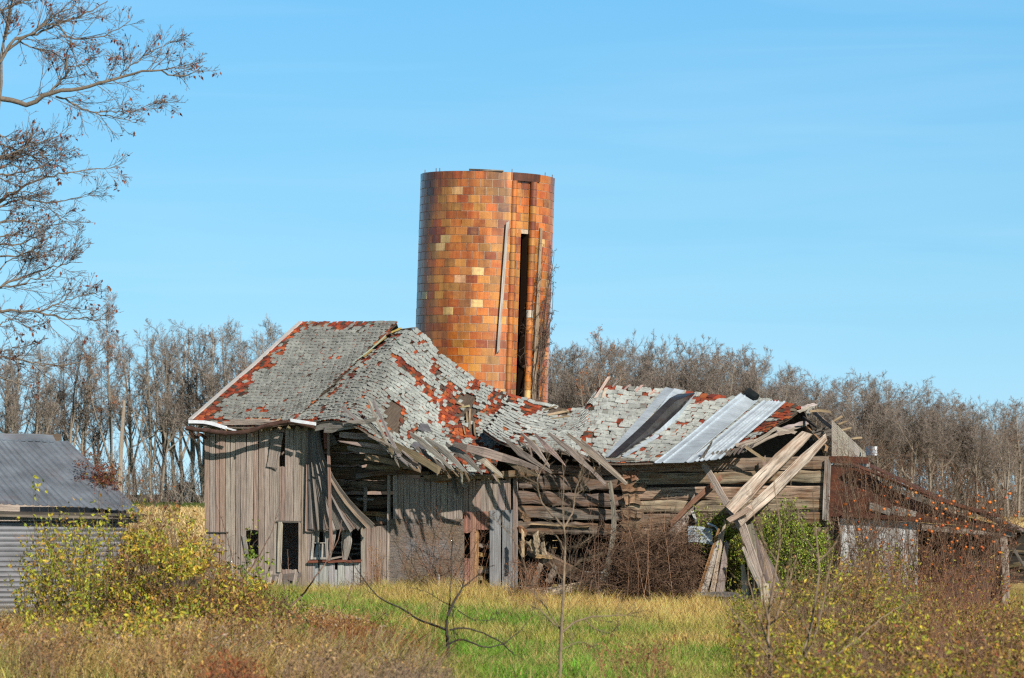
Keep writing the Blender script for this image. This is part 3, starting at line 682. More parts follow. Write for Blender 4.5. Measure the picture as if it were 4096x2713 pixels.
mb.build('rusty_gutter', m_col('gutter_iron', .5, .4, 5.0, .5), barn)
mb = MB()                                                                               # bare eave boards and rafter tails
for x in np.linspace(800, 1260, 14): plank(mb, [(x + 14, 1680, .5), (x, 1712, -.42)], 16, .12, col=vary(TANW, .2), rag=.06)
for y, x0, x1 in ((1690, 905, 1100), (1682, 930, 1060), (1697, 880, 1140)): plank(mb, [(x0, y, -.52), (x1, y - 2, -.5)], 7, .03, col=GREYW, jit=.2, rag=.2)
for x0, y0, x1, y1 in ((1090, 1700, 1160, 1640), (990, 1690, 1040, 1650), (1010, 1700, 1058, 1660)): mb.mark(); mb.bar(on_roof([(x0, y0), (x1, y1)], .1, 0), .1, .03, UP, TANW * 1.2, rag=.1)
for x0, y0, x1, y1, w_ in ((1268, 1712, 1385, 1690, 22), (1300, 1722, 1440, 1700, 20), (1370, 1700, 1500, 1680, 15), (1400, 1688, 1480, 1690, 12)): plank(mb, [(x0, y0, -.9 - (x0 - 1268) * .006), (x1, y1, -.9 - (x1 - 1268) * .004)], w_, .03, col=PALEW * .75, rag=.15, jit=.1)
mb.pieces('eave_board', MD, barn)
# ---- boards torn loose along the collapsing eave: each a piece of its own
def board(pts, w_, b, col, t=.035, N=None, label=None, jit=.07, rag=.22, name='broken_rafter', mat=MD):
    m = MB(); pts = [(p[0], p[1], p[2] - (.75 if p[0] < 1990 else .25)) for p in pts]; plank(m, pts, w_, t, b, vary(col, .1, .03), N=N, rag=rag, jit=jit); return m.build(name, mat, barn)
for pts, w_, c in ((([(1372, 1632, -.3), (1500, 1745, -.75), (1625, 1852, -1.0)]), 14, PALEW * .85), ([(1478, 1616, -.2), (1520, 1710, -.7), (1562, 1808, -.9)], 11, PALEW * .72), ([(1494, 1608, -.2), (1540, 1705, -.7), (1592, 1815, -.95)], 13, PALEW * .7),
                   ([(1505, 1760, -.8), (1575, 1820, -.9), (1640, 1858, -1.0)], 10, PALEW * .7), ([(1540, 1790, -.7), (1600, 1840, -.85), (1660, 1868, -1.0)], 9, PALEW * .6), ([(1480, 1700, -.5), (1560, 1800, -.9), (1590, 1850, -.9)], 9, PALEW * .6),
                   ([(1378, 1740, -.3), (1505, 1748, -.2)], 24, GREYW * 1.15), ([(1372, 1768, -.7), (1460, 1780, -.6), (1600, 1803, -.5)], [5, 20, 16], GREYW * 1.05), ([(1467, 1828, -.6), (1560, 1846, -.6), (1668, 1876, -.7)], 22, TANW * .85), ([(1410, 1795, -.3), (1545, 1812, -.3)], 18, GREYW * .8), ([(1480, 1868, -.2), (1600, 1872, -.2)], 16, TANW * .6),
                   ([(1575, 1780, -.8), (1665, 1825, -1.1), (1748, 1878, -1.3)], 26, TANW * .85), ([(1648, 1740, -.6), (1745, 1815, -1.2), (1800, 1872, -1.5)], [14, 26, 10], GREYW), ([(1708, 1755, -.6), (1800, 1825, -1.2), (1858, 1883, -1.5)], [14, 28, 8], PALEW * .75), ([(1782, 1775, -.7), (1862, 1830, -1.2), (1920, 1886, -1.6)], [12, 30, 10], PALEW * .7), ([(1880, 1808, -.7), (1945, 1850, -1.2), (1998, 1894, -1.5)], [12, 28, 10], GREYW),
                   ([(1815, 1776, -1.0), (1900, 1800, -1.3), (2020, 1832, -1.4), (2135, 1868, -1.6)], [18, 34, 28, 14], GREYW * .95), ([(2010, 1828, -1.2), (2065, 1862, -1.4), (2140, 1900, -1.6)], [26, 26, 8], TANW * .8), ([(1745, 1800, -.9), (1790, 1870, -1.0)], 14, TANW * .8), ([(1680, 1800, -.8), (1770, 1868, -1.1)], 14, GREYW * .8),
                   ([(2022, 1758, -.7), (2075, 1805, -1.0), (2140, 1848, -1.3), (2190, 1880, -1.4)], [8, 26, 22, 10], GREYW * .95), ([(2092, 1740, -.7), (2140, 1790, -1.1), (2192, 1858, -1.3)], [8, 24, 8], GREYW), ([(2146, 1742, -.7), (2190, 1790, -1.1), (2252, 1850, -1.3)], [8, 24, 8], GREYW), ([(2210, 1745, -.7), (2275, 1800, -1.0), (2350, 1865, -1.1), (2410, 1925, -.9)], [10, 26, 22, 12], GREYW * .9), ([(2278, 1742, -.7), (2350, 1800, -1.0), (2430, 1870, -1.0), (2492, 1925, -.8)], [10, 22, 20, 14], GREYW), ([(2335, 1770, -.6), (2420, 1850, -.7), (2480, 1910, -.6)], 14, GREYW * .7)):
    board(pts, w_, None, c)
mb = MB()
for pts, w_ in (([(2060, 1778, .4), (2210, 1790, .4)], 8), ([(2060, 1790, .6), (2300, 1815, .2)], 10), ([(2090, 1782, .3), (2086, 1870, .5)], 10), ([(2118, 1780, .3), (2122, 1860, .4)], 12), ([(2080, 1830, .6), (2100, 1880, .4)], 36), ([(2320, 1832, -.55), (2540, 1838, -.5)], 6), ([(2300, 1842, -.3), (2560, 1846, -.4)], 10)):
    plank(mb, pts, w_, .06, col=vary(GREYW * .75, .2), jit=.1, rag=.1)
plank(mb, [(1800, 1880, -.25), (1828, 1970, -.35), (1868, 1948, -.35)][:2], 14, .04, col=DARKW, rag=.1); plank(mb, [(1842, 1920, -.4), (1862, 1948, -.4)], 15, .03, col=PALEW * .8)
mb.mark(); mb.slab(np.array([[W(1748, 1878, -.2), W(1820, 1872, -.2)], [W(1746, 1932, -.15), W(1812, 1926, -.15)]]), .04, W.N, A(.3, .13, .04))
for k in range(46):                             # splintered lath ends hanging along the torn eave
    x = rng.uniform(1490, 2470); y = float(np.interp(x, [1490, 1560, 1690, 1830, 1980, 2020, 2120, 2300, 2470], [1745, 1788, 1852, 1886, 1895, 1775, 1792, 1815, 1846])); bb = float(np.interp(x, [1490, 1700, 1980, 2100, 2470], [-1.75, -1.6, -1.1, -.6, -.6]))
    l = rng.uniform(26, 78); a_ = rng.normal(.75, .35); plank(mb, [(x - l * .45 * math.cos(a_), y - l * .45 * math.sin(a_), bb - .12), (x + l * .55 * math.cos(a_), y + l * .55 * math.sin(a_), bb - rng.uniform(.1, .35))], rng.uniform(4, 10), .025, col=vary(random.choice([GREYW, TANW * .8, PALEW * .75, DARKW * 1.3]), .15), jit=.12, rag=.16)
mb.pieces('lath', MD, barn)
mb = MB()                                                                               # torn holes: ragged sheathing round them
for x, y, dx, dy, w_, c in ((1830, 1612, 22, 10, 12, TANW), (1845, 1630, 30, -6, 9, TANW * 1.4), (1866, 1650, 4, 40, 7, TANW * 1.2), (1850, 1690, 10, 46, 6, TANW), (1880, 1640, -2, 70, 8, TANW * 1.1), (1896, 1690, 4, 50, 7, TANW * .8), (2190, 1660, 80, -16, 16, TANW * 1.3), (2210, 1676, 60, -10, 10, TANW), (2180, 1640, 40, -14, 8, TANW * .8), (2250, 1640, 22, 10, 10, TANW * .6), (1566, 1330, 34, -16, 12, A(.4, .28, .1)), (1500, 1380, 40, -30, 12, A(.36, .24, .1)), (1455, 1425, 30, -26, 14, A(.3, .18, .07)), (1600, 1318, 60, -6, 10, TANW * .8), (2375, 1600, 60, -90, 10, A(.5, .4, .33)), (1520, 1350, 40, -20, 10, A(.16, .05, .03)), (2450, 1545, 16, -22, 10, PALEW), (2500, 1556, 20, -16, 10, A(.45, .33, .28)), (2545, 1562, 18, -16, 10, A(.45, .33, .28)), (2600, 1578, 18, -14, 9, A(.45, .33, .28)), (2410, 1590, 14, -36, 12, A(.48, .4, .33))):
    P = on_roof([(x, y), (x + dx, y + dy)], .16); mb.mark(); mb.bar(P, w_ * 142 / F, .03, UP, vary(c, .12), rag=.1, jit=.08, sub=4)
mb.pieces('sheathing_board', MD, barn)
# curled torn rake at the right end, gable remains
mb = MB()
for pts, w_, c in (([(2965, 1790, -.4), (3060, 1745, 1.6), (3130, 1715, 3.0), (3175, 1730, 3.2)], 16, GREYW), ([(2985, 1800, -.3), (3100, 1740, 2.4), (3222, 1700, 4.6)], 14, GREYW * .85), ([(3110, 1722, 2.8), (3225, 1690, 4.8)], 16, PALEW * .7), ([(3120, 1735, 2.6), (3170, 1726, 3.0)], 12, PALEW * .6), ([(3210, 1632, 6.4), (3260, 1618, 6.8)], 14, PALEW), ([(3196, 1648, 6.0), (3240, 1628, 6.6)], 12, PALEW * .8), ([(3230, 1655, 6.2), (3250, 1632, 6.6)], 16, PALEW * .9), ([(2950, 1780, -.4), (3010, 1762, .6)], 14, GREYW * .8)):
    plank(mb, pts, w_, .04, col=vary(c, .1), rag=.15, jit=.1)
for k in range(10): plank(mb, [(2830 + k * 18, 1838 - k * 4, -.55), (2850 + k * 18, 1815 - k * 4, -.5)], 8, .02, col=vary(DARKW, .2), rag=.1)
mb.pieces('rake_splinter', MD, barn)
mb = MB()
plank(mb, [(3252, 1640, 6.0), (3300, 1690, 3.5), (3330, 1712, 2.5)], 16, .06, col=GREYW * .8); plank(mb, [(3225, 1715, 4.5), (3305, 1795, .6)], 18, .1, col=A(.34, .2, .1)); plank(mb, [(3215, 1670, 5), (3268, 1712, 3.0)], 8, .1, col=DARKW * .3)
for k, (x, y) in enumerate(((3290, 1710), (3300, 1722), (3310, 1735), (3260, 1730), (3275, 1745))): plank(mb, [(x - 40, y + 18, 3), (x + 22, y, 3.4)], 9, .05, col=DARKW * .8, rag=.05)
for x, y, dx, dy in ((3330, 1688, 38, -22), (3352, 1698, 30, -12), (3368, 1722, 36, -10), (3240, 1645, 60, -2), (3270, 1640, 50, 8), (3410, 1756, 36, -4)): plank(mb, [(x, y, 3.4), (x + dx, y + dy, 4.2)], 9, .04, col=TANW, rag=.06)
mb.pieces('gable_rafter', MD, barn)
mb = MB()
xs = np.linspace(3327, 3462, 7)
for a_, c_ in zip(xs[:-1], xs[1:]):
    t1 = np.interp(a_, (3327, 3345, 3462), (1680, 1698, 1812)); t2 = np.interp(c_, (3327, 3345, 3462), (1680, 1698, 1812))
    mb.slab(np.array([[W(a_, 1826, 1.4), W(c_ - 1, 1828, 1.4)], [W(a_, t1, 1.4), W(c_ - 1, t2, 1.4)]]), .03, W.N, vary(A(.43, .38, .33), .05, .02))
mb.build('gable_boarding', MW, barn)
# ================================================================== TILE SILO
SY = 160.0
s0 = at(1899, 2322, SY); s1 = at(1951, 706, SY); AX = unit(s1 - s0); SH = float(np.linalg.norm(s1 - s0))
EX = unit(np.cross(A(0, 1, 0), AX)); EYv = np.cross(AX, EX); SR = 267.5 / F * SY
def sil(phi, h, r=SR):
    phi = np.radians(np.asarray(phi, float)); h = np.asarray(h, float)
    return s0 + AX * h[..., None] + EX * (r * np.sin(phi))[..., None] - EYv * (r * np.cos(phi))[..., None]
silo = thing('tile_silo', 'tall round roofless silo of glazed orange and brown tiles behind the barn', 'silo', s0)
TP = [(0.506, 0.145, 0.02), (0.405, 0.095, 0.015), (0.278, 0.061, 0.018), (0.455, 0.127, 0.019), (0.543, 0.228, 0.048), (0.38, 0.158, 0.037), (0.695, 0.455, 0.189), (0.164, 0.051, 0.025), (0.506, 0.189, 0.041)]
TWt = [5.5, 4.5, 2.2, 5, 3.0, 2.2, .8, .5, 2.6]
RH = .305; rows = int(SH / RH); RH = SH / rows
HTOP = SH - 2.02                                # the open door slot starts here
V, Q, Cc, Gg = [], [], [], []; nv = 0
def tile(p0, p1, h0, h1, r, col, seg=3):
    global nv
    g = .022; dp = math.degrees(g / r) * .55
    ph = np.linspace(p0 + dp, p1 - dp, seg + 1); o = rng.uniform(0, 40, 3); tl = rng.normal(0, .0035, 4)
    top = [sil(ph, np.full(seg + 1, h), r + .014 + tl[q]) for q, h in ((0, h0 + g * .55), (1, h1 - g * .55))]
    low = [sil(ph, np.full(seg + 1, h), r - .004) for h in (h0 + g * .3, h1 - g * .3)]
    P = np.stack([low[0], top[0], top[1], low[1]], 0)
    b = nv
    for i in range(3):
        for j in range(seg): Q.append((b + i * (seg + 1) + j, b + i * (seg + 1) + j + 1, b + (i + 1) * (seg + 1) + j + 1, b + (i + 1) * (seg + 1) + j))
    for side in (0, seg):
        q = [b + i * (seg + 1) + side for i in range(4)]; Q.append(q if side else q[::-1])
    V.append(P.reshape(-1, 3)); n = len(P.reshape(-1, 3)); Cc.append(np.tile(col, (n, 1)))
    u = np.radians(ph) * r; G = np.zeros((4, seg + 1, 3)); G[..., 0] = u; G[..., 1] = np.array([h0, h0, h1, h1])[:, None]; Gg.append((G + o).reshape(-1, 3)); nv += n
def tcol():
    return pick(TP, TWt, 1, .1)[0]
step = 360 / 35.0
for i in range(rows):
    h0, h1 = i * RH, (i + 1) * RH
    if h1 < 3.2: continue
    a = 41.0; e = [a] + [a + (k + (.5 if i % 2 else 1.0)) * step for k in range(35)]
    e = [x for x in e if x < 385.6 - 1.5] + [385.6]
    if i == rows - 1: e = [x for x in e if x >= 50.5]; e = [50.5] + e if e[0] > 52 else e
    for p0, p1 in zip(e[:-1], e[1:]): tile(p0, p1, h0, h1, SR, tcol())
    if h0 > HTOP - RH and i < rows - 1:        # closed head of the door recess
        m = [26.2, 31.5, 40.6] if i % 2 else [26.2, 34.5, 40.6]
        for p0, p1 in zip(m[:-1], m[1:]): tile(p0, p1, h0, h1, SR - .09, tcol())
    elif i < rows - 1: 
        m = [26.2, 29.6, 33.2] if i % 2 else [26.2, 33.2]
        for p0, p1 in zip(m[:-1], m[1:]): tile(p0, p1, h0, h1, SR - .11 - (0.1 * 0), pick([(.42, .15, .025), (.34, .09, .015), (.3, .14, .03), (.22, .05, .015)], [4, 4, 2, 2], 1, .1)[0])
me = mesh_np('silo_tiles', np.concatenate(V), Q, None, np.concatenate(Cc), np.concatenate(Gg), [MTILE])
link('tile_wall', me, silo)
mb = MB(); hh = np.array([0.0, SH * .25, HTOP])
ph = np.linspace(40.9, 385.6, 97); mb.sheet(sil(*np.meshgrid(ph, hh, indexing='ij'), SR - .002), A(.42, .33, .25)); ph = np.linspace(40.9, 393.2, 97); mb.sheet(sil(*np.meshgrid(ph[::-1], hh, indexing='ij'), SR - .16), A(.03, .024, .02))  # outer mortar; inner face near-black, the interior's shade put into its colour
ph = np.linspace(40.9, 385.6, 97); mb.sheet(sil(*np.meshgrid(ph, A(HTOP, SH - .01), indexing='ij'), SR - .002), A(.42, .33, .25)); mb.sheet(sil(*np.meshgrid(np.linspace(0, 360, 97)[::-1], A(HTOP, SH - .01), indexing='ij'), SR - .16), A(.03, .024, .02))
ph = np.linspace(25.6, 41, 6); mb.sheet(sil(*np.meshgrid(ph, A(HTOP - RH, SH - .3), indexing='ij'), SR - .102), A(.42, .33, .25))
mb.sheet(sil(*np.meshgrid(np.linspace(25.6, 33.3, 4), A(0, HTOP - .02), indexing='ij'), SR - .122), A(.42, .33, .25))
for p in (33.25, 40.95): mb.sheet(np.stack([sil(np.full(2, p), A(0, HTOP), SR - (.1 if p < 35 else 0)), sil(np.full(2, p), A(0, HTOP), SR - .45)], 0), A(.04, .02, .012))  # slot reveals coloured near-black so the slot reads as deep shade
ring = np.linspace(0, 360, 73); mb.sheet(np.stack([sil(ring, np.full(73, SH - .16), .01), sil(ring, np.full(73, SH - .16), SR - .15)], 1), A(.1, .08, .07))  # unseen lid below the rim, added to keep daylight out of the silo
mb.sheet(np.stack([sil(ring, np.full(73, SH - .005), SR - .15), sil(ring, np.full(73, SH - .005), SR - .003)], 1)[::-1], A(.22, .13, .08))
mb.build('mortar_with_shade_lining', MMORT, silo)
for p, r_ in ((24.0, .115), (43.6, .14)):       # rounded tile jambs beside the door slot
    V, Q, Cc, Gg = [], [], [], []; nv = 0
    for i in range(rows - 1):
        h0, h1 = i * RH + .008, (i + 1) * RH - .008
        if h1 < 3: continue
        c0 = sil(p, A(h0)[0], SR + .0); c1 = sil(p, A(h1)[0], SR + .0); o = unit(EX * math.sin(math.radians(p)) - EYv * math.cos(math.radians(p))); tt = np.cross(AX, o)
        th = np.radians(np.linspace(-115, 115, 10)); jit = rng.normal(0, .004)
        off = (np.cos(th)[:, None] * o + np.sin(th)[:, None] * tt)
        P = np.concatenate([c0 + off * (r_ + jit), c1 + off * (r_ + jit)])
        for k in range(1):
            for j in range(9): Q.append((nv + k * 10 + j, nv + k * 10 + j + 1, nv + (k + 1) * 10 + j + 1, nv + (k + 1) * 10 + j))
        V.append(P); c = tcol() if abs(h0 - (SH - 5.6)) > .16 or p < 30 else A(.55, .5, .42); Cc.append(np.tile(c, (20, 1))); G = np.zeros((20, 3)); G[:, 0] = np.tile(np.linspace(0, .4, 10), 2); G[:, 1] = np.repeat([h0, h1], 10); Gg.append(G + rng.uniform(0, 30, 3)); nv += 20
    link('door_jamb', mesh_np('jamb', np.concatenate(V), Q, None, np.concatenate(Cc), np.concatenate(Gg), [MTILE], smooth=True), silo)
    q = MB(); q.bar(np.array([sil(p, A(3.0)[0]), sil(p, A(SH - RH - .01)[0])]), r_ * 1.72, r_ * 1.4, A(0, -1, 0), A(.34, .29, .23), k=10); q.build('jamb_mortar', MMORT, silo)
mb = MB(); ph = np.linspace(22.5, 50.3, 9)
mb.sheet(sil(*np.meshgrid(ph, A(SH - RH, SH), indexing='ij'), SR + .05), A(.12, .035, .02)); mb.sheet(np.stack([sil(ph, np.full(9, SH), SR + .05), sil(ph, np.full(9, SH), SR - .12)], 1), A(.12, .035, .02)); mb.sheet(np.stack([sil(ph, np.full(9, SH - RH), SR - .12), sil(ph, np.full(9, SH - RH), SR + .05)], 1), A(.12, .035, .02))
mb.build('lintel_band', MRUST, silo)
mb = MB(); mb.bar(np.array([sil(-16, A(SH + .05)[0], SR - .05), sil(14, A(SH + .03)[0], SR - .05)]), .3, .05, AX, A(.28, .24, .2), jit=.05, sub=4); mb.build('cap_board', MD, silo)
for p in (-75, -52, -47, 22, 62, 85): q = MB(); q.bar(np.array([sil(p, A(SH - .05)[0], SR - .08), sil(p, A(SH + .13)[0], SR - .08)]), .03, .03, A(0, -1, 0), A(.1, .08, .07)); q.build('anchor_bolt', MDARK, silo)
mb = MB()
for p, y0, y1, w_ in (([17.8, 13.4], SH - 2.0, SH - 6.85, .11), ):
    mb.bar(np.array([sil(p[0], A(y0)[0], SR + .12), sil(p[1], A(y1)[0], SR + .12)]), w_, .06, A(.3, -1, 0), A(.42, .38, .34), rag=.15, jit=.04, sub=8)
mb.build('silo_pole', MD, silo)
mb = MB(); mb.bar(np.array([sil(52.5, A(SH - 2.1)[0], SR + .08), sil(50.3, A(SH - 6)[0], SR + .1), sil(49, A(SH - 9)[0], SR + .1)]), [.1, .14, .16], .06, A(.6, -1, 0), A(.3, .22, .15), rag=.1, jit=.06); mb.build('silo_rail', MD, silo)
# dead creeper climbing the silo's right edge
vt = []
n = 34; P0 = sil(rng.uniform(40, 60, n), rng.uniform(5.5, 9.5, n), SR + .08); T0 = sil(rng.uniform(44, 84, n), rng.uniform(8, SH - 2.6, n), SR + rng.uniform(.04, .2, n))
p, L = arcs(P0, T0, 12, .6, .012); hq = ((p - s0) @ AX)[..., None]; rv = p - s0 - AX * hq; rl = np.linalg.norm(rv, axis=-1, keepdims=True); p = s0 + AX * hq + rv / rl * np.clip(rl, SR + .05, SR + .28); vt.append((p, rads(n, 12, .02, .008)))
q, d, l, r = spawn(p, vt[0][1], L, 10, .2, 1, 1.0, .1); w, rr = grow(q, d, l, .009, .005, 6, .5, -.12); vt.append((w, rr))
q, d, l, r = spawn(w, rr, l, 4, .2, 1, 1.0, .5); w2, rr2 = grow(q, d, l, .006, .004, 4, .5, -.1); vt.append((w2, rr2))
tag(link('dead_vine', wood_mesh('vine', vt, MBK, 3, (.09, .065, .05), .25)), 'dead brown vine tangle climbing the right side of the tile silo', 'vine')

# ================================================================== LOOSE THINGS ON AND AGAINST THE BARN
def metal_sheet(name, label, corners, ribs, lift, mat, wave=.05, curl=0.0, n=(26, 41)):
    """corners: top-left, top-right, bottom-right, bottom-left (pixels on the roof)"""
    tl, tr, br, bl = [np.array(c, float) for c in corners]; ns, nw = n
    q = np.linspace(0, 1, ns)[:, None, None]; r = np.linspace(0, 1, nw)[None, :, None]
    px = (tl * (1 - r) + tr * r) * (1 - q) + (bl * (1 - r) + br * r) * q
    b = np.array([[roof_b(x, y, 2) for x, y in row] for row in px[::5, ::8]])
    u = np.linspace(0, 1, ns) * (b.shape[0] - 1); v = np.linspace(0, 1, nw) * (b.shape[1] - 1)
    bi = np.array([[b[min(int(a), b.shape[0] - 1), min(int(c), b.shape[1] - 1)] for c in v] for a in u])
    bq = np.linspace(bi[0].min(), bi[-1].min(), ns)[:, None] + 0 * bi; bq = bq - np.maximum(0, (bq - bi.min(1, keepdims=True))).max()
    G = W(px[..., 0], px[..., 1], bq - lift)
    N = unit(np.cross(G[0, -1] - G[0, 0], G[0, 0] - G[-1, 0])); N = N if N[2] > 0 else -N
    rr = np.linspace(0, 1, nw); prof = np.zeros(nw)
    for c in ribs: prof += .05 * np.exp(-((rr - c) / .022) ** 2)
    qq = np.linspace(0, 1, ns)
    disp = prof[None, :] + wave * np.sin(qq * 5 + 1)[:, None] * np.cos(rr * 3)[None, :] * .6 + curl * (qq[:, None] - .5) ** 2
    V = G + N * disp[..., None]; m = MB(); m.sheet(V, A(1, 1, 1)); m.sheet((V - N * .006)[::-1], A(1, 1, 1))
    return tag(m.build(name, mat), label, 'metal sheet', 'loose metal sheets on the right roof slope')
metal_sheet('metal_sheet', 'broad smooth galvanised sheet sloping down the right roof, left neighbour of the ribbed sheet', [(2960, 1576), (3030, 1602), (2745, 1852), (2610, 1852)], (.04, .3, .97), .32, MZINC, .05)
metal_sheet('metal_sheet', 'ribbed galvanised sheet at the right edge of the roof beside bare red shingles', [(3052, 1606), (3142, 1606), (2880, 1838), (2738, 1852)], (.05, .3, .42, .56, .7, .95), .26, MZINC, .03)
cs = thing('metal_sheet', 'crumpled folded metal sheet with dark underside, leftmost of the roof sheets', 'metal sheet', on_roof([(2550, 1760)], .2, 2)[0], 'loose metal sheets on the right roof slope')
def strip(pa, pb, la, lb, n=16, sag=0.0):
    q = np.linspace(0, 1, n)[:, None]; out = []
    for P, l in ((pa, la), (pb, lb)):
        P = np.array(P, float); x = np.linspace(0, len(P) - 1, n); X = np.interp(x, range(len(P)), P[:, 0]); Y = np.interp(x, range(len(P)), P[:, 1])
        bb = np.linspace(roof_b(X[0], min(Y[0] + 12, 1840), 2), roof_b(X[-1], min(Y[-1], 1840), 2), n); out.append(W(X, Y, bb - np.linspace(l[0], l[1], n)))
    return np.stack(out, 1)
for nm, pa, pb, la, lb, mt in (('sheet_panel', [(2662, 1548), (2540, 1690), (2418, 1826)], [(2696, 1556), (2570, 1700), (2432, 1828)], (.5, .15), (.75, .3), MZINC),
        ('sheet_panel', [(2696, 1553), (2612, 1660), (2545, 1740)], [(2736, 1562), (2650, 1640), (2545, 1742)], (.55, .4), (.3, .4), MZINC),
        ('folded_panel', [(2712, 1576), (2680, 1592), (2560, 1710), (2432, 1828)], [(2782, 1572), (2702, 1602), (2588, 1720), (2462, 1828)], (.5, .3), (.9, .5), None),
        ('dark_underside', [(2780, 1573), (2706, 1600), (2600, 1706), (2462, 1826)], [(2776, 1580), (2716, 1652), (2610, 1745), (2482, 1826)], (.7, .3), (.12, .06), None),
        ('sheet_panel', [(2782, 1572), (2722, 1640), (2612, 1742), (2486, 1824)], [(2778, 1580), (2712, 1678), (2630, 1752), (2500, 1828)], (.42, .25), (.35, .2), MZINC)):
    G = strip(pa, pb, la, lb); m = MB(); m.sheet(G, A(1, 1, 1)); m.sheet((G - UP * .008)[::-1], A(1, 1, 1))
    m.build(nm, mt or globals().setdefault('MOLDTIN', m_zinc('tarnished_sheet_back', (.1, .095, .1), .3, .7, .3)), cs)
mb = MB(); mb.bar(on_roof([(2988, 1566), (3026, 1594)], .5, 2) + A(0, 0, .0), .3, .3, A(0, -.5, .8), A(.012, .015, .017), k=12, jit=.03)
tag(mb.build('stove_pipe', MDARK), 'short black pipe stub poking above the smooth roof sheet', 'pipe')
mb = MB()
mb.mark(); mb.bar(on_roof([(1462, 1286), (1495, 1296), (1558, 1332), (1600, 1378), (1630, 1408)], .14, None), .03, .03, UP, A(.14, .24, .18), k=6, sub=14); mb.bar(on_roof([(1552, 1332), (1485, 1396), (1410, 1452)], .16, None), .045, .045, UP, A(.26, .33, .27), k=6, sub=10)
mb.build('lightning_cable', MWHITE); tag(bpy.data.objects['lightning_cable'], 'green weathered cable draped over the left roof ridge and down the crack', 'cable')
for x, y, a in ((1705, 1712, 0), (1678, 1780, 1)):
    m = MB(); P = on_roof([(x - 22, y + 8), (x - 4, y - 10 + a * 6), (x + 10, y + 14)], .2, 1); m.bar(P, .24, .01, unit(A(.3, -.8, .6)), A(.09, .09, .1), rag=.1, jit=.12, sub=6)
    tag(m.build('slate_scrap', MDARK), ('dark scrap of felt standing up' if a == 0 else 'dark flat scrap of felt lying lower') + ' on the sagging middle roof', 'felt scrap')
# leaning and fallen timbers (each a thing)
def timber(name, label, pts, w_, t, col, mat=ML, rag=.12, jit=.03, N=None, cat='plank', group=None, k=4):
    m = MB(); plank(m, pts, w_, t, 0, A(*col), N=N, rag=rag, jit=jit, sub=10)
    if np.ndim(w_): pass
    return tag(m.build(name, mat), label, cat, group)
LP = A(.48, .405, .335)
timber('broad_plank', 'broad pale plank with a rough edge leaning across the right log wall, upper of two', [(2922, 2040, -1.9), (3075, 1882, -1.0), (3224, 1736, -.35)], [50, 56, 48, 52, 38], .09, LP * .95, rag=.3, jit=.03)
timber('broad_plank', 'second broad pale plank leaning across the right log wall, just below the first', [(2978, 2064, -2.1), (3130, 1924, -1.3), (3286, 1768, -.5)], [46, 50, 40, 42, 26], .09, LP * .9, rag=.35, jit=.035)
timber('long_plank', 'long narrow grey plank crossing in front of the two broad planks', [(2806, 1842, -.35), (2900, 2000, -1.2), (2985, 2150, -2.1)], 26, .06, GREYW * 1.2, MD)
timber('long_plank', 'weathered plank continuing down to the ground below the crossing planks', [(2968, 2100, -2.0), (3020, 2250, -2.3), (3092, 2452, -2.6)], [30, 28, 22], .06, GREYW * 1.15, MD)
timber('red_board', 'red-brown board slanting up over the logs beside the dead bush', [(2686, 2096, -.9), (2770, 2010, -.7), (2882, 1912, -.4)], 20, .06, (.22, .115, .075), MD)
timber('grey_board', 'grey board leaning behind the red-brown board', [(2690, 2140, -.6), (2740, 2070, -.4), (2785, 1980, -.2)], [44, 36, 14], .04, GREYW * .85, MD)
timber('short_board', 'short pinkish board nailed across the crossing planks', [(2916, 2082, -2.3), (2996, 2036, -2.35)], 22, .05, (.5, .37, .29), MD, jit=.02)
timber('twisted_branch', 'dark gnarled stick standing up in front of the smooth roof sheet', [(2806, 1838, -.9), (2826, 1804, -.8), (2844, 1772, -.8)], [11, 9, 5], .08, DARKW * .9, MD, jit=.15)
timber('small_batten', 'thin batten slanting under the torn right roof edge', [(2988, 1792, -.6), (3056, 1838, -.5)], 11, .04, TANW * 1.1, MD); timber('small_batten', 'short upright batten on the top log of the right wall', [(3056, 1835, -.25), (3060, 1880, -.25)], 12, .03, (.4, .29, .24), MD)
bs = thing('slumped_boarding', 'grey boarded panel slumped against the ground under the crossing planks', 'board panel', W(3060, W.base(3060), -1.6))
for k in range(5):
    m = MB(); q = k / 4; plank(m, [(3000 + 34 * q, 2110 + 70 * q, -1.7), (3020 + 60 * q, 2270, -2.0), (3035 + 105 * q, 2440, -2.3)], 30, .03, 0, vary(GREYW * .7, .12), rag=.15); m.build('board', MD, bs)
for k, (x0, x1, yt, w_, c) in enumerate(((2796, 2872, 2128, 16, (.33, .18, .08)), (2815, 2885, 2134, 26, PALEW), (2848, 2898, 2098, 20, (.45, .36, .28)), (2880, 2906, 2180, 34, (.33, .27, .25)), (2982, 2972, 2275, 32, (.55, .5, .38)), (3018, 3020, 2270, 18, (.46, .4, .3)))):
    timber('standing_board', ['rust brown narrow board, leftmost of the boards stood beside the dead bush', 'pale board leaning next to the rust brown board', 'thin splintered board rising above its neighbours', 'wide pinkish grey board right of the splintered board', 'cream board standing on the low timber sill', 'slim cream post right of the wide cream board'][k], [(x1, yt, -1.5), ((x0 + x1) / 2, (yt + 2372) / 2, -1.6), (x0, 2372, -1.7)], [w_ * .5, w_ * .8, w_], .03, c, MD, rag=.2, group='boards stood up beside the dead bush')
timber('cream_board', 'cream board end low in the grass at the foot of the long plank', [(3058, 2345, -2.75), (3066, 2455, -2.8)], 34, .03, (.56, .5, .38), MD)
timber('split_board', 'pale split board slanting down right from the climber', [(2975, 2195, -2.3), (3020, 2300, -2.4), (3082, 2400, -2.5)], [12, 20, 18], .03, PALEW, MD)
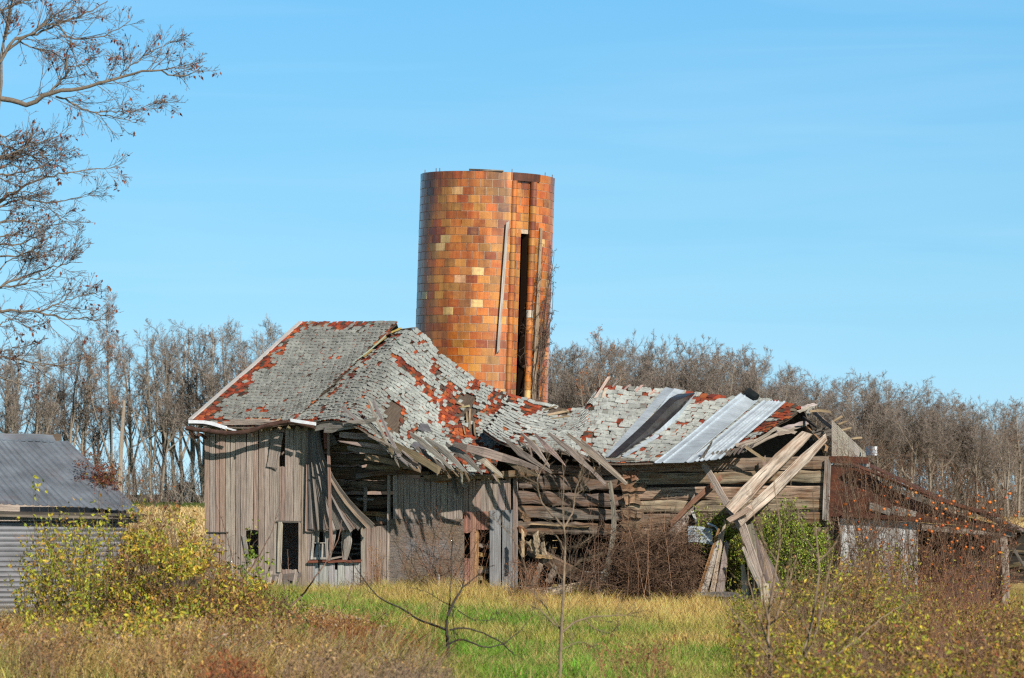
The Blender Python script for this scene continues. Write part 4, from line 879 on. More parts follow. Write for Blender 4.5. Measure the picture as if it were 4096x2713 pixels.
for k, (p, c, h_) in enumerate((([(2790, 2378, -1.9), (2935, 2380, -1.9), (2990, 2392, -1.95)], (.14, .14, .15), 18), ([(2930, 2398, -2.0), (3100, 2420, -2.1)], (.15, .14, .13), 12))):
    timber('timber_sill', ['dark timber sill under the stood-up boards', 'short dark sill behind the slumped panel'][k], p, h_, .25, c, MD, cat='timber')
q = thing('low_board_skirt', 'low skirt of pinkish boards under the dark timber sill', 'board skirt', W(2870, W.base(2870), -1.8))
for k in range(6): m = MB(); x = 2800 + k * 24; plank(m, [(x, 2390, -1.85), (x, W.base(x, -1.85, -.5), -1.85)], 23, .03, 0, vary(A(.36, .29, .26), .1)); m.build('board', MD, q)
mt = MB(); V = np.array([[W(x, y - 8 * math.sin(x * .03), -1.0) for x in np.linspace(2752, 2850, 9)] for y in (2112, 2130, 2150, 2176)]); V[1:, :, 1] -= .12; mt.slab(V, .01, W.N, A(1, 1, 1)); plank(mt, [(2836, 2096, -1.1), (2866, 2110, -1.15), (2880, 2150, -1.15)], 7, .03, 0, A(1, 1, 1))
tag(mt.build('bent_sheet', MZINC), 'bent piece of bright sheet metal behind the dead bush', 'metal scrap')
timber('white_stake', 'thin white pipe end by the climber on the logs', [(2772, 2052, -.5), (2786, 2088, -.5)], 9, .03, (.7, .7, .68), MPAINT)
# debris in front of the dark opening
timber('fallen_beam', 'thick square beam fallen diagonally through the dark opening', [(2090, 2175, .6), (2200, 2245, -.4), (2330, 2310, -1.0), (2460, 2375, -1.4)], 44, .3, (.2, .145, .105), jit=.05, cat='beam')
timber('fallen_log', 'pale bark-stripped log lying along the foot of the opening', [(2045, 2392, -1.6), (2180, 2372, -1.5), (2335, 2340, -1.2)], [40, 38, 26], .3, (.42, .34, .25), jit=.08, cat='log')
timber('leaning_post', 'grey post leaning across the dark opening from wall to grass', [(2440, 1930, -.3), (2456, 2080, -.5), (2432, 2260, -1.0), (2385, 2412, -1.6)], [14, 17, 20, 22], .1, (.22, .2, .16), MD, cat='post')
for k, (x0, y0, x1, y1, w_, c) in enumerate(((2120, 2170, 2160, 2225, 28, (.4, .32, .21)), (2143, 2140, 2155, 2220, 22, (.45, .36, .25)), (2172, 2180, 2180, 2240, 16, (.42, .34, .24)), (2150, 2226, 2210, 2230, 14, (.42, .28, .14)), (2092, 2130, 2092, 2230, 10, (.5, .38, .24)), (2190, 2330, 2222, 2270, 24, (.24, .19, .15)), (2135, 2340, 2160, 2265, 20, (.26, .2, .15)), (2200, 2400, 2240, 2340, 14, (.2, .17, .14)), (2310, 2380, 2380, 2320, 9, (.24, .2, .15)), (2225, 2420, 2250, 2370, 16, (.3, .28, .24)), (2420, 2400, 2450, 2340, 20, (.3, .22, .12)), (2100, 2400, 2150, 2370, 16, (.3, .24, .2)))):
    pos = ['at the left jamb of the dark opening, uppermost', 'tallest pale one at the left of the dark opening', 'with a pointed top inside the dark opening', 'lying flat and orange inside the dark opening', 'thin and upright against the grey panel door', 'dark, propped under the fallen square beam', 'dark, propped left of the other prop under the beam', 'leaning before the pale fallen log', 'thin, slanting by the foot of the leaning post', 'grey, low before the pale fallen log', 'ochre, at the right foot of the leaning post', 'brown, lying at the left end of the pale log'][k]
    timber('broken_board', 'broken board ' + pos, [(x0, y0, -.3 - .1 * k), (x1, y1, -.3 - .1 * k)], w_, .06, c, MD, rag=.15, jit=.1, group='broken boards in the dark opening')
timber('blue_rail', 'pale blue pipe rail inside the dark opening', [(2320, 2288, .6), (2455, 2289, .6)], 7, .04, (.25, .32, .4), MPAINT, rag=0, cat='rail'); timber('white_rag', 'small white scrap hanging from the pale blue rail', [(2410, 2290, .5), (2406, 2322, .5)], 12, .02, (.75, .78, .8), MPAINT, jit=.1, cat='rag')
timber('white_stake', 'thin white stake in the grass by the root-matted panel', [(1757, 2308, -.8), (1756, 2350, -.8)], 4, .03, (.75, .75, .72), MPAINT, cat='stake')
m = MB(); P = W.path([(2040, 2345, -1.9), (2160, 2350, -2.0), (2310, 2378, -2.0), (2400, 2412, -2.0), (2520, 2425, -2.0)]); m.bar(resample(P, 20), .02, .02, W.N, A(.4, .42, .45), k=6); tag(m.build('fence_wire', MPAINT), 'slack fence wire strung low before the dark opening', 'wire')

# ================================================================== LEAN-TO AT THE RIGHT
lt = thing('lean_to', 'low rusty lean-to shed running down right from the barn end', 'shed', W(3600, W.base(3600), .5))
def sheetpoly(mb, pts, mat_w=.02, col=(1, 1, 1), n=6):
    """quad tl,tr,br,bl as a slab"""
    tl, tr, br, bl = pts; q = np.linspace(0, 1, n)
    T_ = np.array([np.array(tl) * (1 - r) + np.array(tr) * r for r in q]); B_ = np.array([np.array(bl) * (1 - r) + np.array(br) * r for r in q])
    G = np.stack([W(B_[:, 0], B_[:, 1], B_[:, 2]), W(T_[:, 0], T_[:, 1], T_[:, 2])], 0); mb.slab(G, mat_w, W.N, A(*col))
mb = MB()
for x0, x1, t0, t1, d in ((3316, 3384, 1860, 1862, 0), (3386, 3462, 1862, 1880, .03), (3464, 3560, 1885, 1955, 0), (3562, 3660, 1958, 2002, .03), (3662, 3770, 2002, 2040, 0), (3772, 3880, 2040, 2072, .03), (3882, 4010, 2072, 2106, 0)): sheetpoly(mb, [(x0, t0, d), (x1, t1, d), (x1, 2066 + (x1 - 3316) * .065, d), (x0, 2066 + (x0 - 3316) * .065, d)])
mb.build('rusted_gable_sheet', MRUST, lt)
mb = MB()
for pts, w_, t, c in (([(3370, 2062, -.1), (3700, 2078, -.12), (4065, 2120, -.15)], 15, .12, (1, 1, 1)), ([(3325, 1838, -.1), (3470, 1842, -.1)], 26, .05, (1, 1, 1)), ([(3420, 1858, -.3), (3760, 2000, -.3), (3990, 2062, -.3)], 10, .3, (1, 1, 1)), ([(3700, 1985, -.1), (3880, 2040, -.1), (4000, 2070, -.1)], 10, .2, (1, 1, 1))): plank(mb, pts, w_, t, 0, A(*c), jit=.08)
mb.mark(); P = np.array([[W(3452, 1852, .0), W(3760, 1996, .0), W(4090, 2118, .0)], [W(3475, 1852, 7.0), W(3790, 1998, 7.0), W(4110, 2118, 7.0)]]); mb.slab(P, .05, (0, 0, 1), A(1, 1, 1))
mb.pieces('roof_sheet', MRUST, lt)
mb = MB(); mb.mark()
sheetpoly(mb, [(3362, 2074, .1), (3668, 2090, .1), (3668, W.base(3668, .1, -.6), .1), (3362, W.base(3362, .1, -.6), .1)], .06, (.62, .63, .65)); mb.mark(); sheetpoly(mb, [(3395, 1845, -.02), (3478, 1850, -.02), (3478, 1868, -.02), (3395, 1864, -.02)], .03, (.4, .4, .4))
mb.pieces('white_wall', MPAINT, lt)[1].name = 'patch_panel'
mb = MB()
for x0, y0, x1, y1, w_, c in ((3690, 2108, 4064, 2132, 30, GREYW * 1.05), (3570, 2040, 3660, 2062, 30, PALEW * .7), (3480, 2022, 3560, 2050, 26, PALEW * .65)): plank(mb, [(x0, y0, -.06), ((x0 + x1) / 2, (y0 + y1) / 2, -.06), (x1, y1, -.06)], w_, .06, 0, c, jit=.05)
for pts, w_ in (([(4014, 2140, .0), (4022, 2260, .0), (4024, 2430, .0)], 26), ([(3985, 2150, .1), (4014, 2210, .05)], 22), ([(3968, 2145, 3), (3990, 2260, 3)], 18)): plank(mb, pts, w_, .16, 0, vary(GREYW * 1.05, .06), jit=.04)
plank(mb, [(4030, 2150, .2), (4120, 2310, .2)], 9, .08, 0, DARKW)
for k in range(8): y = 2072 + k * 7; plank(mb, [(3940 + k * 14, y - 6, -.2), (4000 + k * 14, y + 4, -.3)], 8, .04, 0, vary(GREYW * .8, .2), rag=.2, jit=.15)
o_ = mb.pieces('post', MD, lt)
for i_, nm in ((0, 'beam'), (1, 'beam'), (2, 'beam'), (6, 'brace')): o_[i_].name = nm
for q in o_[7:]: q.name = 'roof_batten'
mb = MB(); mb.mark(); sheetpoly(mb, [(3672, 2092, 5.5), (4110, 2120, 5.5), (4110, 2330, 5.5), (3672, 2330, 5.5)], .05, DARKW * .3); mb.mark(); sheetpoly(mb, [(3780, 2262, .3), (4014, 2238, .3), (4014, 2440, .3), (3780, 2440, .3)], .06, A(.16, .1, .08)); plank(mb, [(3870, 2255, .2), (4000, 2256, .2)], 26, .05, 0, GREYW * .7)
mb.pieces('low_wall', MD, lt)
m = MB(); 
for k in range(14): x = 4030 + rng.uniform(-10, 90); y = 2200 + rng.uniform(0, 130); plank(m, [(x - 40, y, 1.5), (x + 50, y + rng.uniform(-25, 25), 1.2)], 9, .05, 0, vary(TANW * .8, .3), rag=.2, jit=.1)
tag(m.build('scrap_heap', MD), 'heap of broken boards at the far right end of the lean-to', 'debris', kind='stuff')
m = MB(); V = np.array([[W(x, y, 1.2 - .3 * math.sin((x - 3464) * .04)) for x in np.linspace(3464, 3508, 6)] for y in (1786, 1796, 1822)]); m.slab(V, .02, W.N, A(.75, .77, .8)); tag(m.build('roof_flashing', MWHITE), 'crumpled white metal flashing at the foot of the boarded gable', 'flashing')

# ================================================================== LITTLE SHED AT THE LEFT
sd = thing('corrugated_shed', 'small grey shed with ribbed metal roof and corrugated tin wall at the left edge', 'shed', S(300, S.base(300)))
def lerp(a, b, q): return np.array(a) * (1 - q) + np.array(b) * q
nu, nr = 260, 14; u = np.linspace(0, 1, nu); v = np.linspace(0, 1, nr)
ev = np.stack([np.interp(u, [0, .72, 1], [-420, 330, 566]), np.interp(u, [0, .72, 1], [2000, 2030, 2050]), np.full(nu, -.45)], 1)
rd_ = np.stack([np.interp(u, [0, .6, 1], [-560, -40, 274]), np.interp(u, [0, .6, 1], [1744, 1754, 1766]), np.full(nu, 4.2)], 1)
G3 = ev[:, None] * (1 - v[None, :, None]) + rd_[:, None] * v[None, :, None]
sag = (4 * v * (1 - v))[None, :]; G3[..., 1] += sag * 12 * u[:, None]; G3[..., 0] += sag * 14 * u[:, None] ** 4
G = S(G3[..., 0], G3[..., 1], G3[..., 2]); N = unit(A(.15, -.55, .8))
dist = np.concatenate([[0], np.cumsum(np.linalg.norm(np.diff(G[:, 0], axis=0), axis=1))]); ribs = np.exp(-((((dist / .2) % 1) - .5) / .16) ** 2) * .035
G = G + N * ribs[:, None, None]
mb = MB(); mb.sheet(G, A(1, 1, 1)); mb.sheet((G - N * .01)[::-1], A(1, 1, 1)); rf = mb.build('roof', MSHED, sd)
rb = S(rd_[:, 0], rd_[:, 1], np.full(nu, 7.5)); rb2 = rb.copy(); rb2[:, 2] = 3.1
mb = MB(); mb.sheet(np.stack([G[:, -1], rb * .5 + rb2 * .5], 1), A(1, 1, 1)); P = G[::20, -1] + A(0, -.02, .04); mb.bar(P, .3, .05, unit(A(.1, -.5, .8)), A(1, 1, 1)); mb.build('ridge_cap', MSHED, rf)
mb = MB(); nz_ = 90; zz = np.linspace(0, 1, nz_)
def swp(px0, px1, yt, yb, b=0.0):
    xs = np.linspace(px0, px1, 3); Gm = np.array([[S(x, yt * (1 - q) + yb * q, b) for x in xs] for q in zz]); hgt = (Gm[0, 0, 2] - Gm[-1, 0, 2]) * zz
    return Gm + S.N * (.015 * np.sin(hgt / .125 * 2 * math.pi))[:, None, None]
mb.sheet(swp(-430, 505, 2092, S.base(100, 0, -.1)), A(1, 1, 1)); mb.build('corrugated_wall', MWALLTIN, sd)
mb = MB()
for p, w_, b_, c in (([(-420, 2040), (60, 2052), (565, 2062)], 12, -.42, DARKW * .5), ([(-400, 2062), (110, 2068), (548, 2080)], 26, -.12, A(.17, .15, .125)), ([(-400, 2088), (505, 2094)], 12, .05, DARKW * .4)): plank(mb, [(*q, b_) for q in p], w_, .08, 0, c, plane=S, jit=.04)
plank(mb, [(505, 2090, -.02), (502, S.base(502), -.02)], 10, .08, 0, GREYW, plane=S); mb.build('fascia_board', MD, sd)
mb = MB(); c = S(505, 2300, 0); c2 = c + S.B * 8.4
for z0, z1 in ((-.1, 3.05),): mb.slab(np.array([[A(c[0], c[1], z0), A(c2[0], c2[1], z0)], [A(c[0], c[1], z1), A(c2[0], c2[1], z1)]]), .03, S.U, A(1, 1, 1))
mb.build('end_wall', MWALLTIN, sd)
# a second roof just showing behind it
bk = thing('brown_roofed_shed', 'low shed whose dark brown roof edge just shows behind the grey shed roof', 'shed', A(-16, 112, 0))
mb = MB(); mb.slab(np.array([[at(-500, 1762, 113), at(246, 1772, 114.5)], [at(-500, 1728, 114.5), at(246, 1736, 116)]]), .08, (0, -.5, .8), A(.16, .12, .085)); mb.build('roof', MD, bk)
mb = MB(); p, q = at(-480, 1770, 113.4), at(236, 1778, 115.2)
mb.slab(np.array([[A(p[0], p[1], 0), A(q[0], q[1], 0)], [p, q]]), .1, (0, -1, 0), GREYW); mb.build('wall', MW, bk)
# distant houses and dark field posts
for k, (x, y, w_, h_, Y) in enumerate(((668, 1990, 46, 30, 352.0), (716, 1985, 60, 56, 356.0))):
    o = thing('white_house', ['low white outbuilding far off between the trunks', 'taller pale house far off between the trunks'][k], 'house', at(x, y, Y)); s_ = Y / F
    m = MB(); c = at(x, y, Y); a, h2 = w_ * s_ / 2, h_ * s_
    for dx0, dy0, dx1, dy1 in ((-a, 0, a, 0), (a, 0, a, 5), (a, 5, -a, 5), (-a, 5, -a, 0)): m.sheet(np.array([[c + A(dx0, dy0, -1), c + A(dx1, dy1, -1)], [c + A(dx0, dy0, h2 * .7), c + A(dx1, dy1, h2 * .7)]]), A(.7, .72, .75))
    m.build('wall', MFAR, o); m = MB(); m.slab(np.array([[c + A(-a - .1, -.2, h2 * .68), c + A(a + .1, -.2, h2 * .68)], [c + A(-a - .1, 2.5, h2), c + A(a + .1, 2.5, h2)], [c + A(-a - .1, 5.2, h2 * .68), c + A(a + .1, 5.2, h2 * .68)]]), .05, (0, 0, 1), A(.45, .46, .48)); m.build('roof', MFAR, o)
for k, x in enumerate((664, 712)):
    m = MB(); p = at(x, 2035, 290); m.bar(np.array([p + A(0, 0, -.3), p + A(.05, 0, .25 + .1 * k)]), .28, .2, A(0, -1, 0), A(.03, .025, .02), k=8, jit=.08, rag=.1); tag(m.build('field_stump', MDARK), ['left one of two small dark stumps at the field edge', 'right one of two small dark stumps at the field edge'][k], 'stump')
# ================================================================== GROUND, GRASS
def zone(x, Y, z=None):
    """pigment and growth height of what grows at a spot"""
    z = gz(x, Y) if z is None else z
    px = CX + F * x / Y; py = HY + F * (H - z) / Y
    n1 = fbm(x * .35, Y * .12); n2 = fbm(x * .9 + 3, Y * .3 + 7); n3 = fbm(x * .16 + 9, Y * .06)
    g1, g2, tan, brn, mauve, rust = A(.13, .25, .028), A(.3, .3, .055), A(.56, .39, .13), A(.4, .25, .08), A(.32, .27, .1), A(.2, .08, .03)
    t = sstep(.4, .62, n1 * .6 + n3 * .4)[:, None]; c = g1 * (1 - t) + g2 * t
    wt = sstep(.5, .66, n2 * .5 + n3 * .5 + .05 * sstep(1700, 2600, px))[:, None] * .85; c = c * (1 - wt) + tan * wt
    h = .2 + .12 * n2
    w = (np.exp(-(((px - 2700) / 330) ** 2 + ((py - 2455) / 62) ** 2)) + .7 * np.exp(-(((px - 2250) / 300) ** 2 + ((py - 2440) / 26) ** 2)))
    w = np.clip(w * (.7 + n1), 0, 1)[:, None]; c = c * (1 - w) + tan * 1.05 * w
    w = (sstep(2560, 2640, py) * sstep(1900, 2200, px) * (1 - sstep(2900, 3000, px)) * .95)[:, None] * (1 - .4 * t); c = c * (1 - w) + g1 * 1.15 * w
    w = (np.exp(-((py - 2398 - 14 * sstep(1800, 2800, px)) / 17) ** 2) * sstep(.36, .55, n1) * sstep(780, 860, px) * (1 - sstep(2900, 3000, px)))[:, None]; c = c * (1 - .8 * w) + tan * 1.05 * .8 * w; h = h + .22 * w[:, 0]
    h = h + .16 * np.exp(-(((px - 2740) / 260) ** 2 + ((py - 2450) / 50) ** 2))
    e = 2470 + (px - 300) * .06 + 90 * (n3 - .5) + 260 * sstep(1100, 2100, px)
    w = (sstep(-110, 110, py - e + 120 * (n2 - .5)) * (1 - sstep(1500, 2150, px)))[:, None]
    k = sstep(.42, .6, n1)[:, None]; k2 = sstep(.5, .65, n2)[:, None]; b = brn * (1 - k) + mauve * k; b = b * (1 - .75 * k2) + (tan * .8) * .75 * k2
    lowg = (sstep(2640, 2700, py) * (1 - sstep(900, 1300, px)))[:, None] * (n2 > .45)[:, None] * .55; b = b * (1 - lowg) + g2 * .8 * lowg
    c = c * (1 - w) + b * w; h = h * (1 - w[:, 0]) + (.42 + .25 * n2) * w[:, 0]
    w = np.exp(-(((px - 520) / 170) ** 2 + ((py - 2655) / 40) ** 2))[:, None]; c = c * (1 - w) + A(.16, .24, .03) * w
    w = (sstep(2880, 3050, px))[:, None] * .8; c = c * (1 - w) + (brn * .5 + g2 * .5) * w
    st = sstep(155, 170, Y)[:, None]; c = c * (1 - st) + A(.56, .4, .17) * (.85 + .3 * n2[:, None]) * st; h = h * (1 - st[:, 0]) + .12 * st[:, 0]
    fg = sstep(306, 314, Y)[:, None] * (1 - sstep(10, 40, x))[:, None]; c = c * (1 - fg) + A(.1, .15, .03) * fg
    fw = sstep(335, 350, Y)[:, None]; c = c * (1 - fw) + A(.1, .085, .05) * fw
    return c, h
ys = np.concatenate([np.arange(2, 60, 6.0), np.arange(60, 170, .8), np.arange(170, 360, 3.0), np.geomspace(360, 6000, 14)])
xs = np.concatenate([-np.geomspace(6000, 62, 12), np.arange(-60, 60.1, 1.0), np.geomspace(62, 6000, 12)])
X, Y = np.meshgrid(xs, ys, indexing='ij'); Z = gz(X, Y); c, _ = zone(X.ravel(), Y.ravel(), Z.ravel())
c = c * .55 * np.where(Y.ravel() > 155, 1.6, 1)[:, None]
mb = MB(); mb.sheet(np.stack([X, Y, Z], -1), c); tag(mb.build('ground', MGROUND, smooth=True), kind='structure')
def scatter(K, y0, y1, x0=-.15, x1=.15):
    Yv = 1 / rng.uniform(1 / y1, 1 / y0, K) if False else np.sqrt(rng.uniform(y0 ** 2, y1 ** 2, K)); Xv = rng.uniform(x0, x1, K) * Yv
    return Xv, Yv, gz(Xv, Yv)
K = 470000
x, y, z = scatter(K, 70, 146); c, h = zone(x, y, z)
zlow = 0; inb = ((np.stack([x, y, z], 1) - W.p0) @ W.B > -.35) & (CX + F * x / y > 812) & (CX + F * x / y < 3315)
ind = ((np.stack([x, y, z], 1) - S.p0) @ S.B > -.1) & (CX + F * x / y < 510)
k = ~inb & ~ind; x, y, z, c, h = x[k], y[k], z[k], c[k], h[k]; K = len(x)
cl = fbm(x * 2.2 + 5, y * 1.1)[:, None]; c = c * (.3 + 1.45 * cl); st = (fbm(x * 1.1 + 11, y * .45 + 2) > .53) & (rng.random(K) < .6); c[st] = c[st] * .35 + A(.46, .35, .13) * .65
c = np.clip(c * (1 + rng.normal(0, .28, (K, 1))) * (1 + rng.normal(0, .1, (K, 3))), .01, .7); st = rng.random(K) < .16; c[st] = pick([(.5, .38, .16), (.36, .24, .1)], [2, 1], int(st.sum()))
hh = h * rng.uniform(.35, 1.15, K) * (1 + 2.2 * (fbm(x * 1.4, y * .8) - .4)); 
tag(link('meadow_grass', blade_mesh('grass', np.stack([x, y, z - .02], 1), np.maximum(hh, .05), rng.uniform(.008, .02, K), .65, c, MGRASS)), kind='stuff')
# corn stubble beyond the barn
K = 60000; x, y, z = scatter(K, 165, 306, -.13, .135); c = pick([(.62, .46, .21), (.5, .34, .13), (.7, .56, .3)], [3, 2, 1.5], K, .2)
tag(link('corn_stubble', blade_mesh('stubble', np.stack([x, y, z - .02], 1), rng.uniform(.15, .5, K), rng.uniform(.03, .07, K), 1.0, c, MGRASS)), kind='stuff')
# tall dead weeds, lower left
K = 46000; x, y, z = scatter(K, 71, 108, -.13, .02); c, h = zone(x, y, z); k = (h > .36) & ~(((np.stack([x, y, z], 1) - S.p0) @ S.B > -.2) & (CX + F * x / y < 520)); x, y, z = x[k], y[k], z[k]; K = len(x)
B = np.stack([x, y, z], 1); a = rng.uniform(0, 6.28, K); ht = rng.uniform(.3, 1.0, K) * (.35 + 1.0 * fbm(x * .5, y * .25)) * np.interp(y, [72, 84, 96, 108], [1.0, .95, .6, .5]); ln = rng.uniform(.1, .9, K)
T = B + np.stack([np.cos(a) * ln * ht + .35 * ht, np.sin(a) * ln * ht, ht], 1); p, L = arcs(B, T, 4, .5, .02)
V, Q = tubes([(p, rads(K, 4, .0085, .004))], 3); zn = fbm(x * .55 + 20, y * .16)[:, None]; zm = fbm(x * .45 + 40, y * .14)[:, None]; ca = pick([(.5, .34, .13), (.62, .45, .2), (.38, .22, .08)], [3, 1.6, 2], K, .2); cb = pick([(.34, .245, .14), (.25, .18, .11), (.3, .3, .07)], [2, 2, 1], K, .2); cc_ = pick([(.3, .12, .045), (.22, .085, .04), (.36, .19, .07)], [2, 2, 1], K, .2)
cs = np.where(zn + rng.normal(0, .05, (K, 1)) > .5, ca, np.where(zm > .5, cb, cc_)); cs = np.repeat(cs, 12, 0)
wst = link('dead_weed_stalks', mesh_np('stalks', V, Q, None, cs, None, [MGRASS])); tag(wst, kind='stuff')
k = (rng.random(K) < .3) & (fbm(x * .3 + 4, y * .13) > .54); tp = np.repeat(p[k, 3], 4, 0) + rng.normal(0, .05, (int(k.sum()) * 4, 3)); cs = pick([(.36, .21, .08), (.3, .22, .17), (.5, .34, .14), (.22, .1, .05)], [4, 3, 2, 1.5], len(tp), .25)
lm = link('seed_heads', leaf_mesh('seeds', tp, rng.uniform(.04, .1, len(tp)), cs, MGRASS, droop=-.2, wide=.25), wst); tag(lm, kind='stuff')

# ================================================================== TREES OF THE WOODLAND ROW (prototypes, then copies)
def tree_proto(h, spread, leader=.75, n1=15, tw=.0095, leafc=None, nleaf=0, seed=0, fork=0, n2=11, n3=10):
    P, R = grow(A([0, 0, -.5]), A([0, 0, 1]), A(h * .95), h * .013, .02, 12, .045, .06); parts_t = [(P, R)]
    L0 = A(h)
    if fork:
        q, d, l, r = spawn(P, R, L0, fork, .16, .5, .4, .66, .78); p2, r2 = grow(q, d, l, r, .015, 9, .07, .16); parts_t.append((p2, r2))
    q, d, l, r = spawn(P, R, L0, n1, .3, .98, .85, spread, .55); p1, r1 = grow(q, d, l, np.maximum(r, .03), .012, 8, .13, .09); parts_t.append((p1, r1))
    if fork:
        q, d, l, r = spawn(p2, r2, l[:1].repeat(len(p2)) * 1.5, 6, .25, .95, .7, .6, .6); pf, rf = grow(q, d, l, np.maximum(r, .025), .01, 8, .11, .14); p1 = np.concatenate([p1, pf]); r1 = np.concatenate([r1, rf]); parts_t.append((pf, rf))
    l1 = np.linalg.norm(p1[:, -1] - p1[:, 0], axis=1)
    q, d, l, r = spawn(p1, r1, l1, n2, .2, 1, .8, .48, .6); p2_, r2_ = grow(q, d, l, np.clip(r, .014, .03), .009, 5, .16, .06)
    q, d, l, r = spawn(p2_, r2_, l, n3, .15, 1, .75, .6, .6); p3, r3 = grow(q, d, l, tw, tw * .7, 4, .17, .05)
    q, d, l, r = spawn(np.concatenate([P[:, 5:]]), R[:, 5:], A(h * .5), 60, .1, 1, .9, .1, .4); p4, r4 = grow(q, d, l, .014, .008, 4, .15, .15)
    trunk = wood_mesh('trunk', parts_t, MBK, 5, (.225, .19, .152), .14); crown = wood_mesh('crown', [(p2_, r2_), (p3, r3), (p4, r4)], MBK, 3, (.225, .19, .165), .2); lv = None
    if nleaf:
        i = rng.integers(0, len(p3), nleaf); lv = leaf_mesh('leaves', p3[i, 2] + rng.normal(0, .08, (nleaf, 3)), rng.uniform(.1, .2, nleaf), pick(leafc, [1] * len(leafc), nleaf, .2), MLEAF)
    return trunk, crown, lv
BR = [(.24, .12, .05), (.17, .1, .06)]; OR = [(.5, .18, .05), (.42, .13, .04), (.38, .16, .06)]
protos = [tree_proto(16, .3, fork=2, n1=11, n2=9, n3=9), tree_proto(15, .32, fork=4, n1=8, n2=9, n3=9), tree_proto(14, .38, fork=3, n1=11, n2=12, n3=10), tree_proto(15, .33, fork=1, leafc=BR, nleaf=400, n2=9, n3=9), tree_proto(13.5, .4, fork=3, n1=14), tree_proto(15, .3, fork=2, leafc=OR, nleaf=900), tree_proto(12, .4, fork=4, n1=16)]
used = [False] * 20
def plant(k, px, top, Y, label, group, name='bare_tree', sx=1.0):
    x = (px - CX) * Y / F; g = float(gz(x, Y)); zt = float(at(px, top, Y)[2]); sc_ = (zt - g) / {0: 15.6, 1: 14.8, 2: 14.0, 3: 14.8, 4: 13.6, 5: 14.8, 6: 12.2}[k]
    o = thing(name, label, 'tree', (x, Y, g), group); o.scale = (sc_ * sx, sc_ * sx, sc_); o.rotation_euler = (0, 0, rng.uniform(0, 6.28))
    for nm, me in zip(('trunk', 'crown', 'leaves'), protos[k]):
        if me is not None: c_ = bpy.data.objects.new(nm, me); COL.objects.link(c_); c_.parent = o
    return o
xs_ = [-60, 0, 60, 130, 200, 280, 350, 520, 590, 650, 700, 760, 820, 880, 930, 990, 1040, 1100, 1150, 1210, 1270, 1340, 1420, 1500, 1580, 1640]
tops = lambda x: np.interp(x, [-60, 200, 330, 440, 600, 700, 760, 850, 900, 1000, 1100, 1200, 1300, 1400, 1600, 1680, 2200, 2320, 2420, 2480, 2570, 2680, 2760, 2850, 2960, 3080, 3150, 3250, 3400, 3520, 3640, 3760, 3900, 4000, 4096], [1300, 1300, 1270, 1260, 1240, 1250, 1215, 1262, 1245, 1235, 1215, 1255, 1270, 1252, 1255, 1265, 1390, 1345, 1372, 1350, 1328, 1372, 1375, 1362, 1385, 1420, 1480, 1500, 1470, 1500, 1510, 1560, 1590, 1600, 1560])
GL = 'bare trees of the woodland row left of the silo'; GR = 'bare trees of the woodland row right of the silo'
for i, px in enumerate(xs_):
    for row in range(2 if px < 1220 else 1):
        Y_ = (336, 347, 358)[row] + rng.uniform(-5, 5); x_ = px + rng.uniform(-22, 22) + row * 36; t_ = tops(x_) + abs(rng.normal(0, 22)) + row * rng.uniform(10, 60)
        plant(int(rng.choice([0, 0, 1, 1, 1, 2, 2, 3])), x_, t_ + rng.choice([0, 0, 30, 80]), Y_, 'bare grey-brown tree in the woodland row left of the silo', GL, sx=rng.uniform(.8, 1.05))
xr_ = np.arange(2185, 4130, 56)
for i, px in enumerate(xr_):
    for row in range(3):
        Y_ = (322, 336, 350)[row] + rng.uniform(-5, 5); x_ = px + rng.uniform(-24, 24) + row * 22; t_ = tops(x_) + abs(rng.normal(0, 16)) + row * rng.uniform(0, 60)
        plant(int(rng.choice([2, 2, 3, 4, 4, 4, 6, 6])), x_, t_, Y_, 'bare grey-brown tree in the woodland row right of the silo', GR, sx=rng.uniform(.85, 1.15))
plant(5, 455, 1185, 334, 'tall tree with orange-brown leaves at its tip, left of the barn roof', None, 'orange_leaved_tree', .72)
plant(5, 960, 1420, 328, 'shorter tree with orange leaves showing just above the left roof rake', None, 'orange_leaved_tree', .8)
plant(5, 2345, 1338, 318, 'rusty leaved tree just right of the silo', None, 'orange_leaved_tree', .9)
plant(3, 2440, 1352, 318, 'tan leaved tree, second from the right side of the silo', None, 'orange_leaved_tree', .9)
sg = MB(); P = np.array([at(478, 2000, 326), at(484, 1800, 326), at(497, 1610, 326)]); sg.bar(P, [.36, .3, .22], [.36, .3, .22], A(0, -1, 0), A(.27, .225, .18), k=8, rag=.25, jit=.03, sub=8); tag(sg.build('broken_snag', MBK), 'pale broken-off tree trunk left of the barn, before the woodland', 'dead tree')
# understorey: what reads as one mass at the foot of the wood
pts = []
K = 900; bx = np.concatenate([rng.uniform(-60, 820, 420), rng.uniform(2150, 4150, 1500)]); K = len(bx); by = rng.uniform(326, 345, K); X_ = (bx - CX) * by / F; Z_ = gz(X_, by)
q, r_ = grow(np.stack([X_, by, Z_], 1), rng.normal(0, .35, (K, 3)) + A(0, 0, 1), rng.uniform(1.5, 6.5, K) * np.where(bx > 2000, 1.15, .95), .035, .012, 7, .12, .05)
s_, d, l, rr = spawn(q, r_, np.full(K, 4.0), 8, .2, 1, .7, .3, .6); q2, r2 = grow(s_, d, l, .014, .008, 5, .18, .1)
tag(link('undergrowth', wood_mesh('undergrowth', [(q, r_), (q2, r2)], MBK, 3, (.21, .178, .148), .22)), kind='stuff')

